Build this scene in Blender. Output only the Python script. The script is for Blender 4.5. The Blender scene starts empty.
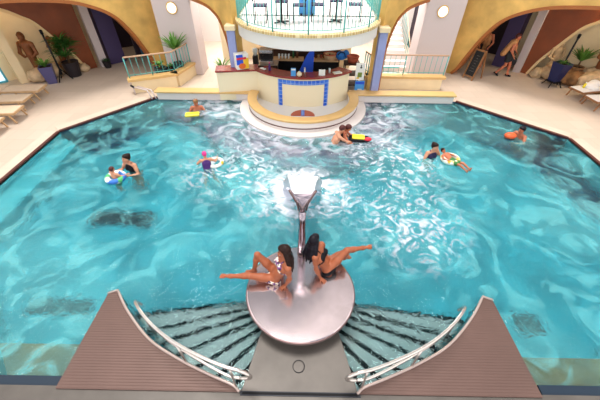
import bpy, bmesh, math, random
import numpy as np
from mathutils import Vector, Matrix, noise

random.seed(7)
PI = math.pi
SC = bpy.context.scene
COL = SC.collection

# ------------------------------------------------------------------ camera, sky, sun, exposure
cam_d = bpy.data.cameras.new('camera')
cam = bpy.data.objects.new('camera', cam_d)
COL.objects.link(cam)
cam_d.sensor_width = 36.0
cam_d.lens = 312 / 600 * 36.0
cam_d.clip_start = 0.05
cam.matrix_world = (Matrix.Translation((0, 0, 5.2)) @ Matrix.Rotation(0.006, 4, 'Z')
                    @ Matrix.Rotation(PI / 2 - 0.733, 4, 'X') @ Matrix.Rotation(0.0122, 4, 'Z'))
SC.camera = cam

world = bpy.data.worlds.new('sky')
SC.world = world
world.use_nodes = True
wn, wl = world.node_tree.nodes, world.node_tree.links
wn.clear()
w_out = wn.new('ShaderNodeOutputWorld')
w_bg = wn.new('ShaderNodeBackground')
w_tc = wn.new('ShaderNodeTexCoord')
w_no = wn.new('ShaderNodeTexNoise')
w_no.inputs['Scale'].default_value = 4.5
w_no.inputs['Detail'].default_value = 3.0
w_no.inputs['Distortion'].default_value = 0.6
w_rm = wn.new('ShaderNodeValToRGB')
w_rm.color_ramp.elements[0].position = 0.43
w_rm.color_ramp.elements[0].color = (0.36, 0.41, 0.46, 1)
w_rm.color_ramp.elements[1].position = 0.60
w_rm.color_ramp.elements[1].color = (2.2, 2.1, 1.98, 1)
wl.new(w_tc.outputs['Generated'], w_no.inputs['Vector'])
wl.new(w_no.outputs['Fac'], w_rm.inputs['Fac'])
wl.new(w_rm.outputs['Color'], w_bg.inputs['Color'])
w_sp = wn.new('ShaderNodeSeparateXYZ')
w_mr = wn.new('ShaderNodeMapRange')
w_mr.interpolation_type = 'SMOOTHSTEP'
w_mr.inputs['From Min'].default_value = -0.5
w_mr.inputs['From Max'].default_value = 0.65
w_mr.inputs['To Min'].default_value = 1.15
w_mr.inputs['To Max'].default_value = 0.46
wl.new(w_tc.outputs['Generated'], w_sp.inputs[0])
wl.new(w_sp.outputs['Y'], w_mr.inputs['Value'])
wl.new(w_mr.outputs['Result'], w_bg.inputs['Strength'])
wl.new(w_bg.outputs['Background'], w_out.inputs['Surface'])

sun_d = bpy.data.lights.new('sun', 'SUN')
sun_d.energy = 2.7
sun_d.angle = math.radians(20)
sun_d.color = (1.0, 0.95, 0.88)
sun = bpy.data.objects.new('sun', sun_d)
COL.objects.link(sun)
sun.rotation_euler = (Vector((0.10, -0.18, -1.0))).to_track_quat('-Z', 'Y').to_euler()

def area(name, loc, size, power, col, to):
    d = bpy.data.lights.new(name, 'AREA')
    d.energy = power
    d.size = size
    d.color = col
    o = bpy.data.objects.new(name, d)
    COL.objects.link(o)
    o.location = loc
    o.rotation_euler = (Vector(to) - Vector(loc)).to_track_quat('-Z', 'Y').to_euler()
area('hall_fill_light', (-3.9, 16.2, 5.6), 2.6, 430, (1, 0.97, 0.9), (-3.6, 16.0, 0))  # pair of added area lights that whiten the hall behind the arches
area('hall_fill_light', (3.9, 16.2, 5.6), 2.6, 430, (1, 0.97, 0.9), (3.6, 16.0, 0))
area('alcove_ceiling_lamp', (-11.2, 13.4, 3.5), 0.5, 55, (1, 0.78, 0.45), (-10.9, 13.8, 0))
area('alcove_ceiling_lamp', (11.5, 13.5, 3.5), 0.5, 110, (1, 0.8, 0.5), (11.3, 14.0, 0))
area('terrace_top_light', (0.1, 14.2, 6.5), 3.5, 150, (1, 0.98, 0.95), (0.1, 13.0, 2.7))  # unseen area light brightening the balcony terrace

SC.view_settings.view_transform = 'Standard'
SC.view_settings.look = 'None'
SC.view_settings.gamma = 1.0
SC.view_settings.use_curve_mapping = False
SC.view_settings.exposure = 0.1

# ------------------------------------------------------------------ materials
def srgb(r, g, b):
    f = lambda c: (c / 255 / 12.92) if c / 255 <= 0.04045 else ((c / 255 + 0.055) / 1.055) ** 2.4
    return (f(r), f(g), f(b))

MATS = {}
def mat(name, col, rough=0.55, metal=0.0, var=0.0, scale=6.0, bump=0.0, bscale=40.0, emit=0.0, coat=0.0, spec=0.4):
    m = bpy.data.materials.new(name)
    m.use_nodes = True
    nt = m.node_tree
    b = nt.nodes['Principled BSDF']
    b.inputs['Roughness'].default_value = rough
    b.inputs['Metallic'].default_value = metal
    b.inputs['Coat Weight'].default_value = coat
    tc = nt.nodes.new('ShaderNodeTexCoord')
    c = (*col, 1)
    b.inputs['Base Color'].default_value = c
    if var > 0:
        n = nt.nodes.new('ShaderNodeTexNoise')
        n.inputs['Scale'].default_value = scale
        n.inputs['Detail'].default_value = 4
        r = nt.nodes.new('ShaderNodeValToRGB')
        r.color_ramp.elements[0].position = 0.3
        r.color_ramp.elements[1].position = 0.7
        r.color_ramp.elements[0].color = tuple(x * (1 - var) for x in col) + (1,)
        r.color_ramp.elements[1].color = tuple(min(1, x * (1 + var * 0.6)) for x in col) + (1,)
        nt.links.new(tc.outputs['Object'], n.inputs['Vector'])
        nt.links.new(n.outputs['Fac'], r.inputs['Fac'])
        nt.links.new(r.outputs['Color'], b.inputs['Base Color'])
    if bump > 0:
        n2 = nt.nodes.new('ShaderNodeTexNoise')
        n2.inputs['Scale'].default_value = bscale
        bp = nt.nodes.new('ShaderNodeBump')
        bp.inputs['Strength'].default_value = bump
        bp.inputs['Distance'].default_value = 0.02
        nt.links.new(tc.outputs['Object'], n2.inputs['Vector'])
        nt.links.new(n2.outputs['Fac'], bp.inputs['Height'])
        nt.links.new(bp.outputs['Normal'], b.inputs['Normal'])
    if emit > 0:
        b.inputs['Emission Color'].default_value = c
        b.inputs['Emission Strength'].default_value = emit
    b.inputs['Specular IOR Level'].default_value = spec
    MATS[name] = m
    return m

def wave_bump(m, scale, axis='Y', strength=0.4, dist=0.02):
    nt = m.node_tree
    b = nt.nodes['Principled BSDF']
    tc = nt.nodes.new('ShaderNodeTexCoord')
    w = nt.nodes.new('ShaderNodeTexWave')
    w.bands_direction = axis
    w.inputs['Scale'].default_value = scale
    bp = nt.nodes.new('ShaderNodeBump')
    bp.inputs['Strength'].default_value = strength
    bp.inputs['Distance'].default_value = dist
    nt.links.new(tc.outputs['Object'], w.inputs['Vector'])
    nt.links.new(w.outputs['Fac'], bp.inputs['Height'])
    nt.links.new(bp.outputs['Normal'], b.inputs['Normal'])
    return w

def tile_mat(name, c1, c2, mortar, scale, rough=0.4, w=0.5, h=0.5, size=0.01, off=0.0, upright=False):
    m = bpy.data.materials.new(name)
    m.use_nodes = True
    nt = m.node_tree
    b = nt.nodes['Principled BSDF']
    b.inputs['Roughness'].default_value = rough
    tc = nt.nodes.new('ShaderNodeTexCoord')
    t = nt.nodes.new('ShaderNodeTexBrick')
    t.offset = off
    t.inputs['Color1'].default_value = (*c1, 1)
    t.inputs['Color2'].default_value = (*c2, 1)
    t.inputs['Mortar'].default_value = (*mortar, 1)
    t.inputs['Scale'].default_value = scale
    t.inputs['Mortar Size'].default_value = size
    t.inputs['Brick Width'].default_value = w
    t.inputs['Row Height'].default_value = h
    if upright:
        mp = nt.nodes.new('ShaderNodeMapping')
        mp.inputs['Rotation'].default_value = (-PI / 2, 0, 0)
        nt.links.new(tc.outputs['Object'], mp.inputs['Vector'])
        nt.links.new(mp.outputs['Vector'], t.inputs['Vector'])
    else:
        nt.links.new(tc.outputs['Object'], t.inputs['Vector'])
    nt.links.new(t.outputs['Color'], b.inputs['Base Color'])
    MATS[name] = m
    return m

deck_m = tile_mat('deck_tile', srgb(202, 184, 168), srgb(194, 176, 160), srgb(186, 168, 152), 1.0, 0.5, 0.6, 0.6, 0.008, 0.5)
white_m = mat('white_paint', srgb(226, 217, 214), 0.6)
whitefloor_m = mat('white_floor', srgb(226, 222, 218), 0.5)
cream_m = mat('cream_plaster', srgb(238, 216, 176), 0.7, var=0.06, scale=2)
cream2_m = mat('cream_render', srgb(236, 222, 190), 0.7)
yellow_m = mat('ochre_marbled_paint', srgb(216, 174, 98), 0.55, var=0.26, scale=1.6)
coping_m = mat('yellow_coping', srgb(214, 174, 114), 0.5, var=0.05, scale=3)
brown_m = mat('brown_panel', srgb(128, 62, 24), 0.5, var=0.22, scale=1.5)
archtrim_m = mat('arch_trim', srgb(160, 94, 44), 0.5, var=0.1, scale=3)
creamtrim_m = mat('cream_arch_trim', srgb(230, 200, 150), 0.6)
pillarwhite_m = mat('white_post', srgb(204, 190, 190), 0.6)
purple_m = mat('purple_paint', srgb(70, 58, 100), 0.6)
lav_m = mat('lavender_paint', srgb(150, 158, 205), 0.6, var=0.08, scale=3)
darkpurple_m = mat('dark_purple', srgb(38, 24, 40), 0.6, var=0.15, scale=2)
tealpanel_m = mat('teal_panel', srgb(60, 110, 135), 0.5)
teal_m = mat('teal_rail', srgb(92, 176, 172), 0.4)
tealframe_m = mat('teal_frame', srgb(70, 165, 185), 0.4)
railwood_m = mat('rail_wood', srgb(196, 160, 132), 0.5)
mosaic_m = tile_mat('gold_mosaic', srgb(214, 184, 124), srgb(186, 150, 96), srgb(232, 214, 170), 6.0, 0.5, 0.5, 0.5, 0.04)
redtop_m = mat('dark_red_counter', srgb(138, 42, 36), 0.25, var=0.15, scale=5, coat=0.3)
redtile_m = mat('terracotta_red', srgb(176, 88, 66), 0.5)
bluetile_m = tile_mat('blue_tile', srgb(38, 92, 205), srgb(60, 120, 220), srgb(150, 180, 225), 5.0, 0.3, 0.5, 0.5, 0.03)
bluetile2_m = tile_mat('blue_glaze', srgb(30, 84, 205), srgb(62, 120, 222), srgb(150, 180, 228), 3.4, 0.25, 0.5, 0.5, 0.03, 0.0, True)
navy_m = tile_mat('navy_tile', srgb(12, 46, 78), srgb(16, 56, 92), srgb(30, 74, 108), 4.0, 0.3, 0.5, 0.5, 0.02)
poolfloor_m = mat('turquoise_liner', srgb(50, 168, 186), 0.6, var=0.3, scale=0.9)
poolwall_m = mat('turquoise_wall', srgb(84, 196, 208), 0.6, var=0.08, scale=1.0)
darkband_m = mat('dark_blue_band', srgb(26, 44, 62), 0.35)
ledge_m = mat('olive_ledge_tile', srgb(124, 100, 54), 0.4, var=0.25, scale=2.0)
rim_m = mat('dark_red_rim', srgb(84, 40, 34), 0.5)
stone_m = mat('pale_coping_stone', srgb(206, 190, 174), 0.55, var=0.06, scale=3)
steel_m = mat('brown_grooved_steel', srgb(104, 80, 74), 0.45, 0.2, var=0.12, scale=1.3)
wave_bump(steel_m, 7.5, 'Y', 0.32, 0.01)
edge_m = mat('bright_steel_edge', srgb(196, 176, 170), 0.3, 0.6)
disc_m = mat('satin_steel_disc', srgb(214, 198, 202), 0.15, 0.95, var=0.12, scale=2.4)
rimsteel_m = mat('dark_steel_rim', srgb(120, 96, 96), 0.3, 0.7)
landing_m = mat('landing_steel', srgb(96, 90, 86), 0.45, 0.2, var=0.22, scale=2.0)
tread_m = mat('tread_steel', srgb(168, 176, 176), 0.45, 0.1)
wave_bump(tread_m, 9.0, 'X', 0.5, 0.01)
nosing_m = mat('black_nosing', (0.003, 0.004, 0.005), 0.7, spec=0.0)
chrome_m = mat('chrome', srgb(205, 200, 200), 0.14, 1.0)
chrome2_m = mat('rail_steel', srgb(220, 212, 208), 0.2, 0.9)
spout_m = mat('spout_steel', srgb(170, 158, 168), 0.16, 1.0)
grate_m = mat('dark_grate', srgb(16, 44, 58), 0.6)
darkgrate_m = mat('slot_grate', srgb(28, 32, 44), 0.5)
black_m = mat('black', (0.008, 0.008, 0.010), 0.6, spec=0.15)
dark_m = mat('dark_metal', (0.018, 0.018, 0.022), 0.5, 0.2, spec=0.25)
darkwood_m = mat('dark_wood', srgb(58, 34, 22), 0.6, var=0.2)
wood_m = mat('wood', srgb(150, 104, 66), 0.55, var=0.2, scale=8)
palewood_m = mat('pale_wood', srgb(196, 160, 120), 0.55, var=0.12, scale=8)
sling_m = mat('beige_sling', srgb(214, 190, 164), 0.8, var=0.05, scale=20)
whitefab_m = mat('white_fabric', srgb(242, 238, 236), 0.85, bump=0.3, bscale=30)
leaf_m = mat('leaf', srgb(58, 110, 42), 0.5, var=0.4, scale=5)
leafdark_m = mat('leaf_dark', srgb(42, 78, 34), 0.5, var=0.4, scale=5)
leafpale_m = mat('leaf_pale', srgb(96, 146, 60), 0.5, var=0.35, scale=5)
stem_m = mat('stem', srgb(110, 84, 56), 0.7)
soil_m = mat('soil', srgb(60, 42, 30), 0.9)
potpurple_m = mat('purple_pot', srgb(84, 80, 122), 0.35)
potnavy_m = mat('navy_pot', srgb(30, 38, 84), 0.35)
potteal_m = mat('dark_teal_pot', srgb(38, 74, 84), 0.4)
potdark_m = mat('dark_pot', srgb(34, 28, 34), 0.4)
rock_m = mat('pale_rock', srgb(206, 178, 142), 0.85, var=0.35, scale=4, bump=0.8, bscale=9)
rockbrown_m = mat('brown_rock', srgb(150, 108, 70), 0.85, var=0.4, scale=4, bump=0.8, bscale=9)
carve_m = mat('carved_wood', srgb(124, 70, 34), 0.5, var=0.35, scale=6)
stonefig_m = mat('stone_figure', srgb(196, 166, 128), 0.85, var=0.25, scale=7)
chalk_m = mat('chalkboard', (0.012, 0.014, 0.016), 0.7, var=0.4, scale=14)
lampglow_m = mat('lamp_glass', srgb(255, 250, 232), 0.4, emit=1.2)
glass_m = mat('window_daylight', srgb(214, 232, 244), 0.2, emit=0.9)
skin_m = mat('skin_tan', srgb(160, 90, 60), 0.5, var=0.08, scale=9)
skinp_m = mat('skin_pale', srgb(212, 150, 120), 0.5, var=0.06, scale=9)
skinr_m = mat('skin_ruddy', srgb(190, 112, 82), 0.5, var=0.08, scale=9)
hairb_m = mat('hair_brown', srgb(40, 22, 18), 0.5, var=0.5, scale=30, spec=0.2)
hairk_m = mat('hair_black', srgb(18, 13, 24), 0.45, var=0.5, scale=30, spec=0.2)
hairr_m = mat('hair_auburn', srgb(84, 34, 32), 0.45, var=0.3, scale=22)
hairl_m = mat('hair_light', srgb(150, 104, 66), 0.5, var=0.3, scale=22)
eye_m = mat('eye', (0.02, 0.015, 0.012), 0.2)
lip_m = mat('lips', srgb(150, 62, 56), 0.4)
bikb_m = mat('black_bikini', (0.008, 0.008, 0.011), 0.6, spec=0.15)
def checker(name, c1, c2, c3, scale):
    m = bpy.data.materials.new(name)
    m.use_nodes = True
    nt = m.node_tree
    b = nt.nodes['Principled BSDF']
    b.inputs['Roughness'].default_value = 0.7
    tc = nt.nodes.new('ShaderNodeTexCoord')
    v = nt.nodes.new('ShaderNodeTexVoronoi')
    v.inputs['Scale'].default_value = scale
    r = nt.nodes.new('ShaderNodeValToRGB')
    r.color_ramp.interpolation = 'CONSTANT'
    r.color_ramp.elements[0].color = (*c1, 1)
    r.color_ramp.elements[1].position = 0.45
    r.color_ramp.elements[1].color = (*c2, 1)
    e = r.color_ramp.elements.new(0.7)
    e.color = (*c3, 1)
    sp = nt.nodes.new('ShaderNodeSeparateColor')
    nt.links.new(tc.outputs['Object'], v.inputs['Vector'])
    nt.links.new(v.outputs['Color'], sp.inputs['Color'])
    nt.links.new(sp.outputs['Red'], r.inputs['Fac'])
    nt.links.new(r.outputs['Color'], b.inputs['Base Color'])
    return m
bikp_m = checker('patterned_bikini', srgb(240, 226, 214), srgb(120, 70, 130), srgb(60, 44, 70), 32)
towel_m = mat('tan_towel', srgb(196, 140, 92), 0.9, bump=0.4, bscale=25)
pink_m = mat('pink_cap', srgb(228, 56, 140), 0.5)
violet_m = mat('violet_swimsuit', srgb(74, 36, 110), 0.6)
navyfab_m = mat('navy_swimsuit', srgb(34, 30, 72), 0.6)
greenfab_m = mat('green_trunks', srgb(60, 120, 60), 0.6)
yellowfl_m = mat('yellow_plastic', srgb(240, 220, 60), 0.35)
orange_m = mat('orange_plastic', srgb(232, 96, 50), 0.4)
redp_m = mat('red_print', srgb(214, 40, 60), 0.5)
bluep_m = mat('blue_print', srgb(32, 84, 214), 0.5)
bluefab_m = mat('blue_fabric', srgb(40, 120, 210), 0.6, var=0.3, scale=9)
whitep_m = mat('white_card', srgb(240, 240, 236), 0.5)
yellowp_m = mat('yellow_print', srgb(246, 196, 50), 0.5)
orangep_m = mat('orange_print', srgb(232, 110, 40), 0.5)
greenp_m = mat('green_print', srgb(120, 140, 60), 0.5)
lightblue_m = mat('light_blue_card', srgb(80, 160, 230), 0.5)
ringmix_m = checker('float_print', srgb(240, 244, 246), srgb(90, 190, 120), srgb(60, 120, 210), 7)
ringpat_m = checker('white_float_print', srgb(246, 244, 238), srgb(246, 240, 228), srgb(232, 190, 60), 9)
blackpat_m = mat('shorts', (0.015, 0.016, 0.02), 0.7)
bottleg_m = mat('green_bottle', srgb(40, 84, 50), 0.2)
bottleb_m = mat('brown_bottle', srgb(92, 52, 28), 0.2)
glassw_m = mat('clear_ware', srgb(214, 224, 230), 0.15)
machine_m = mat('machine_steel', srgb(190, 186, 190), 0.25, 0.8)
basket_m = mat('basket', srgb(206, 168, 128), 0.7, var=0.2, scale=12)
redbasket_m = mat('red_basket', srgb(172, 84, 60), 0.7, var=0.2, scale=12)

# ------------------------------------------------------------------ building helpers
BASE = {}
def base_of(p):
    return BASE.get(p.name, Vector((0, 0, 0))) if p else Vector((0, 0, 0))

def tag(o, label=None, cat=None, group=None, kind=None):
    if label: o['label'] = label
    if cat: o['category'] = cat
    if group: o['group'] = group
    if kind: o['kind'] = kind
    return o

def thing(name, label, cat, loc=(0, 0, 0), group=None):
    o = bpy.data.objects.new(name, None)
    COL.objects.link(o)
    o.empty_display_size = 0.1
    o.location = loc
    BASE[o.name] = Vector(loc)
    return tag(o, label, cat, group)

def link_mesh(name, verts, faces, m, parent=None, smooth=False, bevel=0.0):
    b = base_of(parent)
    me = bpy.data.meshes.new(name)
    if isinstance(verts, np.ndarray):
        verts = verts - np.array(b)
        me.from_pydata(verts.tolist(), [], faces)
    else:
        me.from_pydata([tuple(Vector(v) - b) for v in verts], [], faces)
    me.materials.append(m)
    me.update()
    if smooth:
        me.polygons.foreach_set('use_smooth', [True] * len(me.polygons))
    o = bpy.data.objects.new(name, me)
    COL.objects.link(o)
    if parent:
        o.parent = parent
        BASE[o.name] = b
    if bevel > 0:
        md = o.modifiers.new('bevel', 'BEVEL')
        md.width = bevel
        md.segments = 2
        md.limit_method = 'ANGLE'
    return o

class MB:
    """collects shapes of ONE object"""
    def __init__(s):
        s.v, s.f = [], []
    def add(s, vs, fs):
        n = len(s.v)
        s.v += [Vector(v) for v in vs]
        s.f += [tuple(i + n for i in f) for f in fs]
        return s
    def box(s, c, d, rz=0.0, M=None):
        x, y, z = d[0] / 2, d[1] / 2, d[2] / 2
        R = M if M is not None else Matrix.Rotation(rz, 3, 'Z')
        vs = [Vector(c) + R @ Vector((a * x, b * y, e * z)) for e in (-1, 1) for b in (-1, 1) for a in (-1, 1)]
        return s.add(vs, [(0, 2, 3, 1), (4, 5, 7, 6), (0, 1, 5, 4), (1, 3, 7, 5), (3, 2, 6, 7), (2, 0, 4, 6)])
    def bar(s, a, b, w, h=None, up=(0, 0, 1)):
        a, b = Vector(a), Vector(b)
        h = h or w
        d = (b - a)
        L = d.length
        d.normalize()
        u = Vector(up)
        if abs(d.dot(u)) > 0.98: u = Vector((0, 1, 0))
        x = d.cross(u).normalized()
        z = x.cross(d).normalized()
        M = Matrix((x, d, z)).transposed()
        return s.box((a + b) / 2, (w, L, h), M=M)
    def tube(s, pts, r, n=10, cap=True, closed=False):
        pts = [Vector(p) for p in pts]
        rs = r if isinstance(r, (list, tuple)) else [r] * len(pts)
        vs, fs = [], []
        N = len(pts)
        ref = None
        for i, p in enumerate(pts):
            if closed:
                d = (pts[(i + 1) % N] - pts[i - 1])
            else:
                d = (pts[min(i + 1, N - 1)] - pts[max(i - 1, 0)])
            d.normalize()
            if ref is None:
                ref = Vector((0, 0, 1)) if abs(d.z) < 0.9 else Vector((1, 0, 0))
            x = (ref - d * ref.dot(d)).normalized()
            ref = x
            y = d.cross(x)
            for k in range(n):
                a = 2 * PI * k / n
                vs.append(p + (x * math.cos(a) + y * math.sin(a)) * rs[i])
        M = N if closed else N - 1
        for i in range(M):
            j = (i + 1) % N
            for k in range(n):
                l = (k + 1) % n
                fs.append((i * n + k, i * n + l, j * n + l, j * n + k))
        if cap and not closed:
            fs.append(tuple(range(n))[::-1])
            fs.append(tuple((N - 1) * n + k for k in range(n)))
        return s.add(vs, fs)
    def lathe(s, prof, c=(0, 0, 0), n=24, cap=True):
        vs, fs = [], []
        for r, z in prof:
            for k in range(n):
                a = 2 * PI * k / n
                vs.append(Vector(c) + Vector((r * math.cos(a), r * math.sin(a), z)))
        for i in range(len(prof) - 1):
            for k in range(n):
                l = (k + 1) % n
                fs.append((i * n + k, i * n + l, (i + 1) * n + l, (i + 1) * n + k))
        if cap:
            fs.append(tuple(range(n))[::-1])
            fs.append(tuple((len(prof) - 1) * n + k for k in range(n)))
        return s.add(vs, fs)
    def prism(s, poly, z0, z1):
        a = sum(poly[i][0] * poly[(i + 1) % len(poly)][1] - poly[(i + 1) % len(poly)][0] * poly[i][1] for i in range(len(poly)))
        if a < 0: poly = poly[::-1]
        n = len(poly)
        vs = [(p[0], p[1], z0) for p in poly] + [(p[0], p[1], z1) for p in poly]
        fs = [tuple(range(n))[::-1], tuple(range(n, 2 * n))] + [(i, (i + 1) % n, n + (i + 1) % n, n + i) for i in range(n)]
        return s.add(vs, fs)
    def arc(s, c, r0, r1, a0, a1, z0, z1, n=32):
        """solid ring segment"""
        vs, fs = [], []
        for i in range(n + 1):
            a = a0 + (a1 - a0) * i / n
            ca, sa = math.cos(a), math.sin(a)
            for r, z in ((r0, z0), (r1, z0), (r1, z1), (r0, z1)):
                vs.append((c[0] + r * ca, c[1] + r * sa, z))
        for i in range(n):
            o, p = i * 4, i * 4 + 4
            for k in range(4):
                l = (k + 1) % 4
                fs.append((o + k, p + k, p + l, o + l))
        fs.append((0, 1, 2, 3))
        fs.append((n * 4 + 3, n * 4 + 2, n * 4 + 1, n * 4))
        return s.add(vs, fs)
    def ball(s, c, r, n=10, m=6):
        rr = r if isinstance(r, (tuple, list)) else (r, r, r)
        vs, fs = [], []
        for i in range(m + 1):
            t = PI * i / m
            for k in range(n):
                a = 2 * PI * k / n
                vs.append((c[0] + rr[0] * math.sin(t) * math.cos(a), c[1] + rr[1] * math.sin(t) * math.sin(a), c[2] + rr[2] * math.cos(t)))
        for i in range(m):
            for k in range(n):
                l = (k + 1) % n
                fs.append((i * n + k, (i + 1) * n + k, (i + 1) * n + l, i * n + l))
        return s.add(vs, fs)
    def build(s, name, m, parent=None, smooth=False, bevel=0.0):
        return link_mesh(name, s.v, s.f, m, parent, smooth, bevel)

def struct(o, label=None):
    return tag(o, label, None, None, 'structure')

def copy_tree(o, loc, rz=None, parent=None, label=None):
    c = o.copy()
    COL.objects.link(c)
    if parent is None:
        c.location = loc
        if rz is not None: c.rotation_euler = (0, 0, rz)
        if label: c['label'] = label
    else:
        c.parent = parent
    for ch in list(o.children):
        copy_tree(ch, loc, rz, c)
    return c

def spline(pts, n=8):
    """Catmull-Rom through points"""
    P = [Vector(p) for p in pts]
    P = [P[0] * 2 - P[1]] + P + [P[-1] * 2 - P[-2]]
    out = []
    for i in range(1, len(P) - 2):
        for k in range(n):
            t = k / n
            a, b, c, d = P[i - 1], P[i], P[i + 1], P[i + 2]
            out.append(0.5 * ((2 * b) + (c - a) * t + (2 * a - 5 * b + 4 * c - d) * t * t + (3 * b - a - 3 * c + d) * t ** 3))
    out.append(P[-2])
    return out

# ------------------------------------------------------------------ signed distance bodies (figures, rocks, carvings)
def prim_eval(p, X, Y, Z):
    t = p[0]
    if t == 'cone':
        a, b, ra, rb = np.array(p[1]), np.array(p[2]), p[3], p[4]
        d = b - a
        L2 = max(float(d @ d), 1e-9)
        h = np.clip(((X - a[0]) * d[0] + (Y - a[1]) * d[1] + (Z - a[2]) * d[2]) / L2, 0, 1)
        dx, dy, dz = X - a[0] - d[0] * h, Y - a[1] - d[1] * h, Z - a[2] - d[2] * h
        return np.sqrt(dx * dx + dy * dy + dz * dz) - (ra + (rb - ra) * h)
    if t == 'ell':   # centre, radii, 3 axes (rows)
        c, r, A = np.array(p[1]), p[2], np.array(p[3])
        dx, dy, dz = X - c[0], Y - c[1], Z - c[2]
        q = [(dx * A[i][0] + dy * A[i][1] + dz * A[i][2]) / r[i] for i in range(3)]
        k = np.sqrt(q[0] ** 2 + q[1] ** 2 + q[2] ** 2)
        return (k - 1) * min(r)
    if t == 'slab':  # centre, normal, half thickness, radius
        c, n = np.array(p[1]), np.array(p[2])
        dx, dy, dz = X - c[0], Y - c[1], Z - c[2]
        s = np.abs(dx * n[0] + dy * n[1] + dz * n[2]) - p[3]
        return np.maximum(s, np.sqrt(dx * dx + dy * dy + dz * dz) - p[4])

def prim_box(p):
    if p[0] == 'cone':
        a, b, r = np.array(p[1]), np.array(p[2]), max(p[3], p[4])
        return np.minimum(a, b) - r, np.maximum(a, b) + r
    c = np.array(p[1])
    r = max(p[2]) if p[0] == 'ell' else p[4]
    return c - r, c + r

def field(prims, lo, shape, h, k):
    F = np.full(shape, 0.5)
    ax = [lo[i] + h * np.arange(shape[i]) for i in range(3)]
    mg = 2 * k + 3 * h
    for p in prims:
        a, b = prim_box(p)
        i0 = np.clip(np.floor((a - mg - lo) / h).astype(int), 0, np.array(shape))
        i1 = np.clip(np.ceil((b + mg - lo) / h).astype(int) + 1, 0, np.array(shape))
        if (i1 <= i0).any(): continue
        sl = tuple(slice(i0[i], i1[i]) for i in range(3))
        X, Y, Z = np.meshgrid(ax[0][sl[0]], ax[1][sl[1]], ax[2][sl[2]], indexing='ij')
        d = prim_eval(p, X, Y, Z)
        f = F[sl]
        kk = p[-1] if (p[0] == 'cone' and len(p) > 5) else k
        if kk > 0:
            hh = np.maximum(kk - np.abs(f - d), 0) / kk
            F[sl] = np.minimum(f, d) - hh * hh * kk * 0.25
        else:
            F[sl] = np.minimum(f, d)
    return F

def bounds(prims, h, pad=0.03):
    lo = np.min([prim_box(p)[0] for p in prims], axis=0) - pad - 2 * h
    hi = np.max([prim_box(p)[1] for p in prims], axis=0) + pad + 2 * h
    return lo, tuple(int(x) for x in np.ceil((hi - lo) / h).astype(int) + 1)

def nets(F, lo, h):
    S = F < 0
    n = F.shape
    def c(i, j, k, A): return A[i:n[0] - 1 + i, j:n[1] - 1 + j, k:n[2] - 1 + k]
    cor = [(i, j, k) for i in (0, 1) for j in (0, 1) for k in (0, 1)]
    cnt = sum(c(*q, S).astype(np.int8) for q in cor)
    mix = (cnt > 0) & (cnt < 8)
    I = np.argwhere(mix)
    vals = np.array([F[I[:, 0] + q[0], I[:, 1] + q[1], I[:, 2] + q[2]] for q in cor])
    P = np.zeros((len(I), 3))
    W = np.zeros(len(I))
    for a in range(8):
        for b in range(a + 1, 8):
            if sum(abs(cor[a][i] - cor[b][i]) for i in range(3)) != 1: continue
            va, vb = vals[a], vals[b]
            cr = (va < 0) != (vb < 0)
            t = np.where(cr, va / np.where(cr, va - vb, 1), 0)
            for i in range(3):
                P[:, i] += np.where(cr, cor[a][i] + t * (cor[b][i] - cor[a][i]), 0)
            W += cr
    V = lo + (I + P / W[:, None]) * h
    idx = np.full(mix.shape, -1)
    idx[mix] = np.arange(len(I))
    faces = []
    for ax in range(3):
        u, v = (ax + 1) % 3, (ax + 2) % 3
        s0 = [slice(None)] * 3
        s1 = [slice(None)] * 3
        s0[ax], s1[ax] = slice(0, -1), slice(1, None)
        ch = S[tuple(s0)] != S[tuple(s1)]
        E = np.argwhere(ch)
        ok = (E[:, u] > 0) & (E[:, v] > 0) & (E[:, u] < n[u] - 1) & (E[:, v] < n[v] - 1)
        E = E[ok]
        ins = S[E[:, 0], E[:, 1], E[:, 2]]
        def cell(du, dv):
            Q = E.copy()
            Q[:, u] += du
            Q[:, v] += dv
            return idx[Q[:, 0], Q[:, 1], Q[:, 2]]
        q = np.stack([cell(-1, -1), cell(0, -1), cell(0, 0), cell(-1, 0)], 1)
        q[~ins] = q[~ins][:, ::-1]
        faces.append(q)
    return V, np.concatenate(faces).tolist()

def sdf_obj(name, prims, m, parent=None, h=0.012, k=0.03):
    lo, sh = bounds(prims, h)
    V, Fc = nets(field(prims, lo, sh, h, k), lo, h)
    return link_mesh(name, V, Fc, m, parent, True)

def vn(v):
    v = np.array(v, float)
    return v / max(np.linalg.norm(v), 1e-9)

def hand_prims(w, d, pn, side, s, curl=0.35):
    """palm and five fingers: w wrist, d direction, pn palm normal (facing side), side +1/-1 thumb side"""
    w, d, pn = np.array(w), vn(d), vn(pn)
    pn = vn(pn - d * (pn @ d))
    lat = np.cross(d, pn) * side
    P = []
    for q in (-0.022, 0.0, 0.022):
        P.append(('cone', w + d * 0.012 * s + lat * q * 0.6 * s, w + d * 0.085 * s + lat * q * 1.15 * s, 0.015 * s, 0.0135 * s, 0.012))
    for q, L in ((-0.033, 0.055), (-0.011, 0.068), (0.011, 0.074), (0.033, 0.066)):
        a = w + d * 0.088 * s + lat * q * s
        b = a + vn(d + pn * curl * 0.5 + lat * q * 4) * L * 0.55 * s
        e = b + vn(d + pn * curl * 1.5 + lat * q * 4) * L * 0.5 * s
        P.append(('cone', a, b, 0.0095 * s, 0.0085 * s, 0.005))
        P.append(('cone', b, e, 0.0085 * s, 0.007 * s, 0.003))
    a = w + d * 0.03 * s + lat * 0.026 * s
    b = a + vn(d * 0.7 + lat * 0.8 + pn * 0.3) * 0.042 * s
    e = b + vn(d + lat * 0.35 + pn * 0.3) * 0.032 * s
    P += [('cone', a, b, 0.0125 * s, 0.0105 * s, 0.008), ('cone', b, e, 0.0105 * s, 0.0085 * s, 0.003)]
    return P

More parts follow.
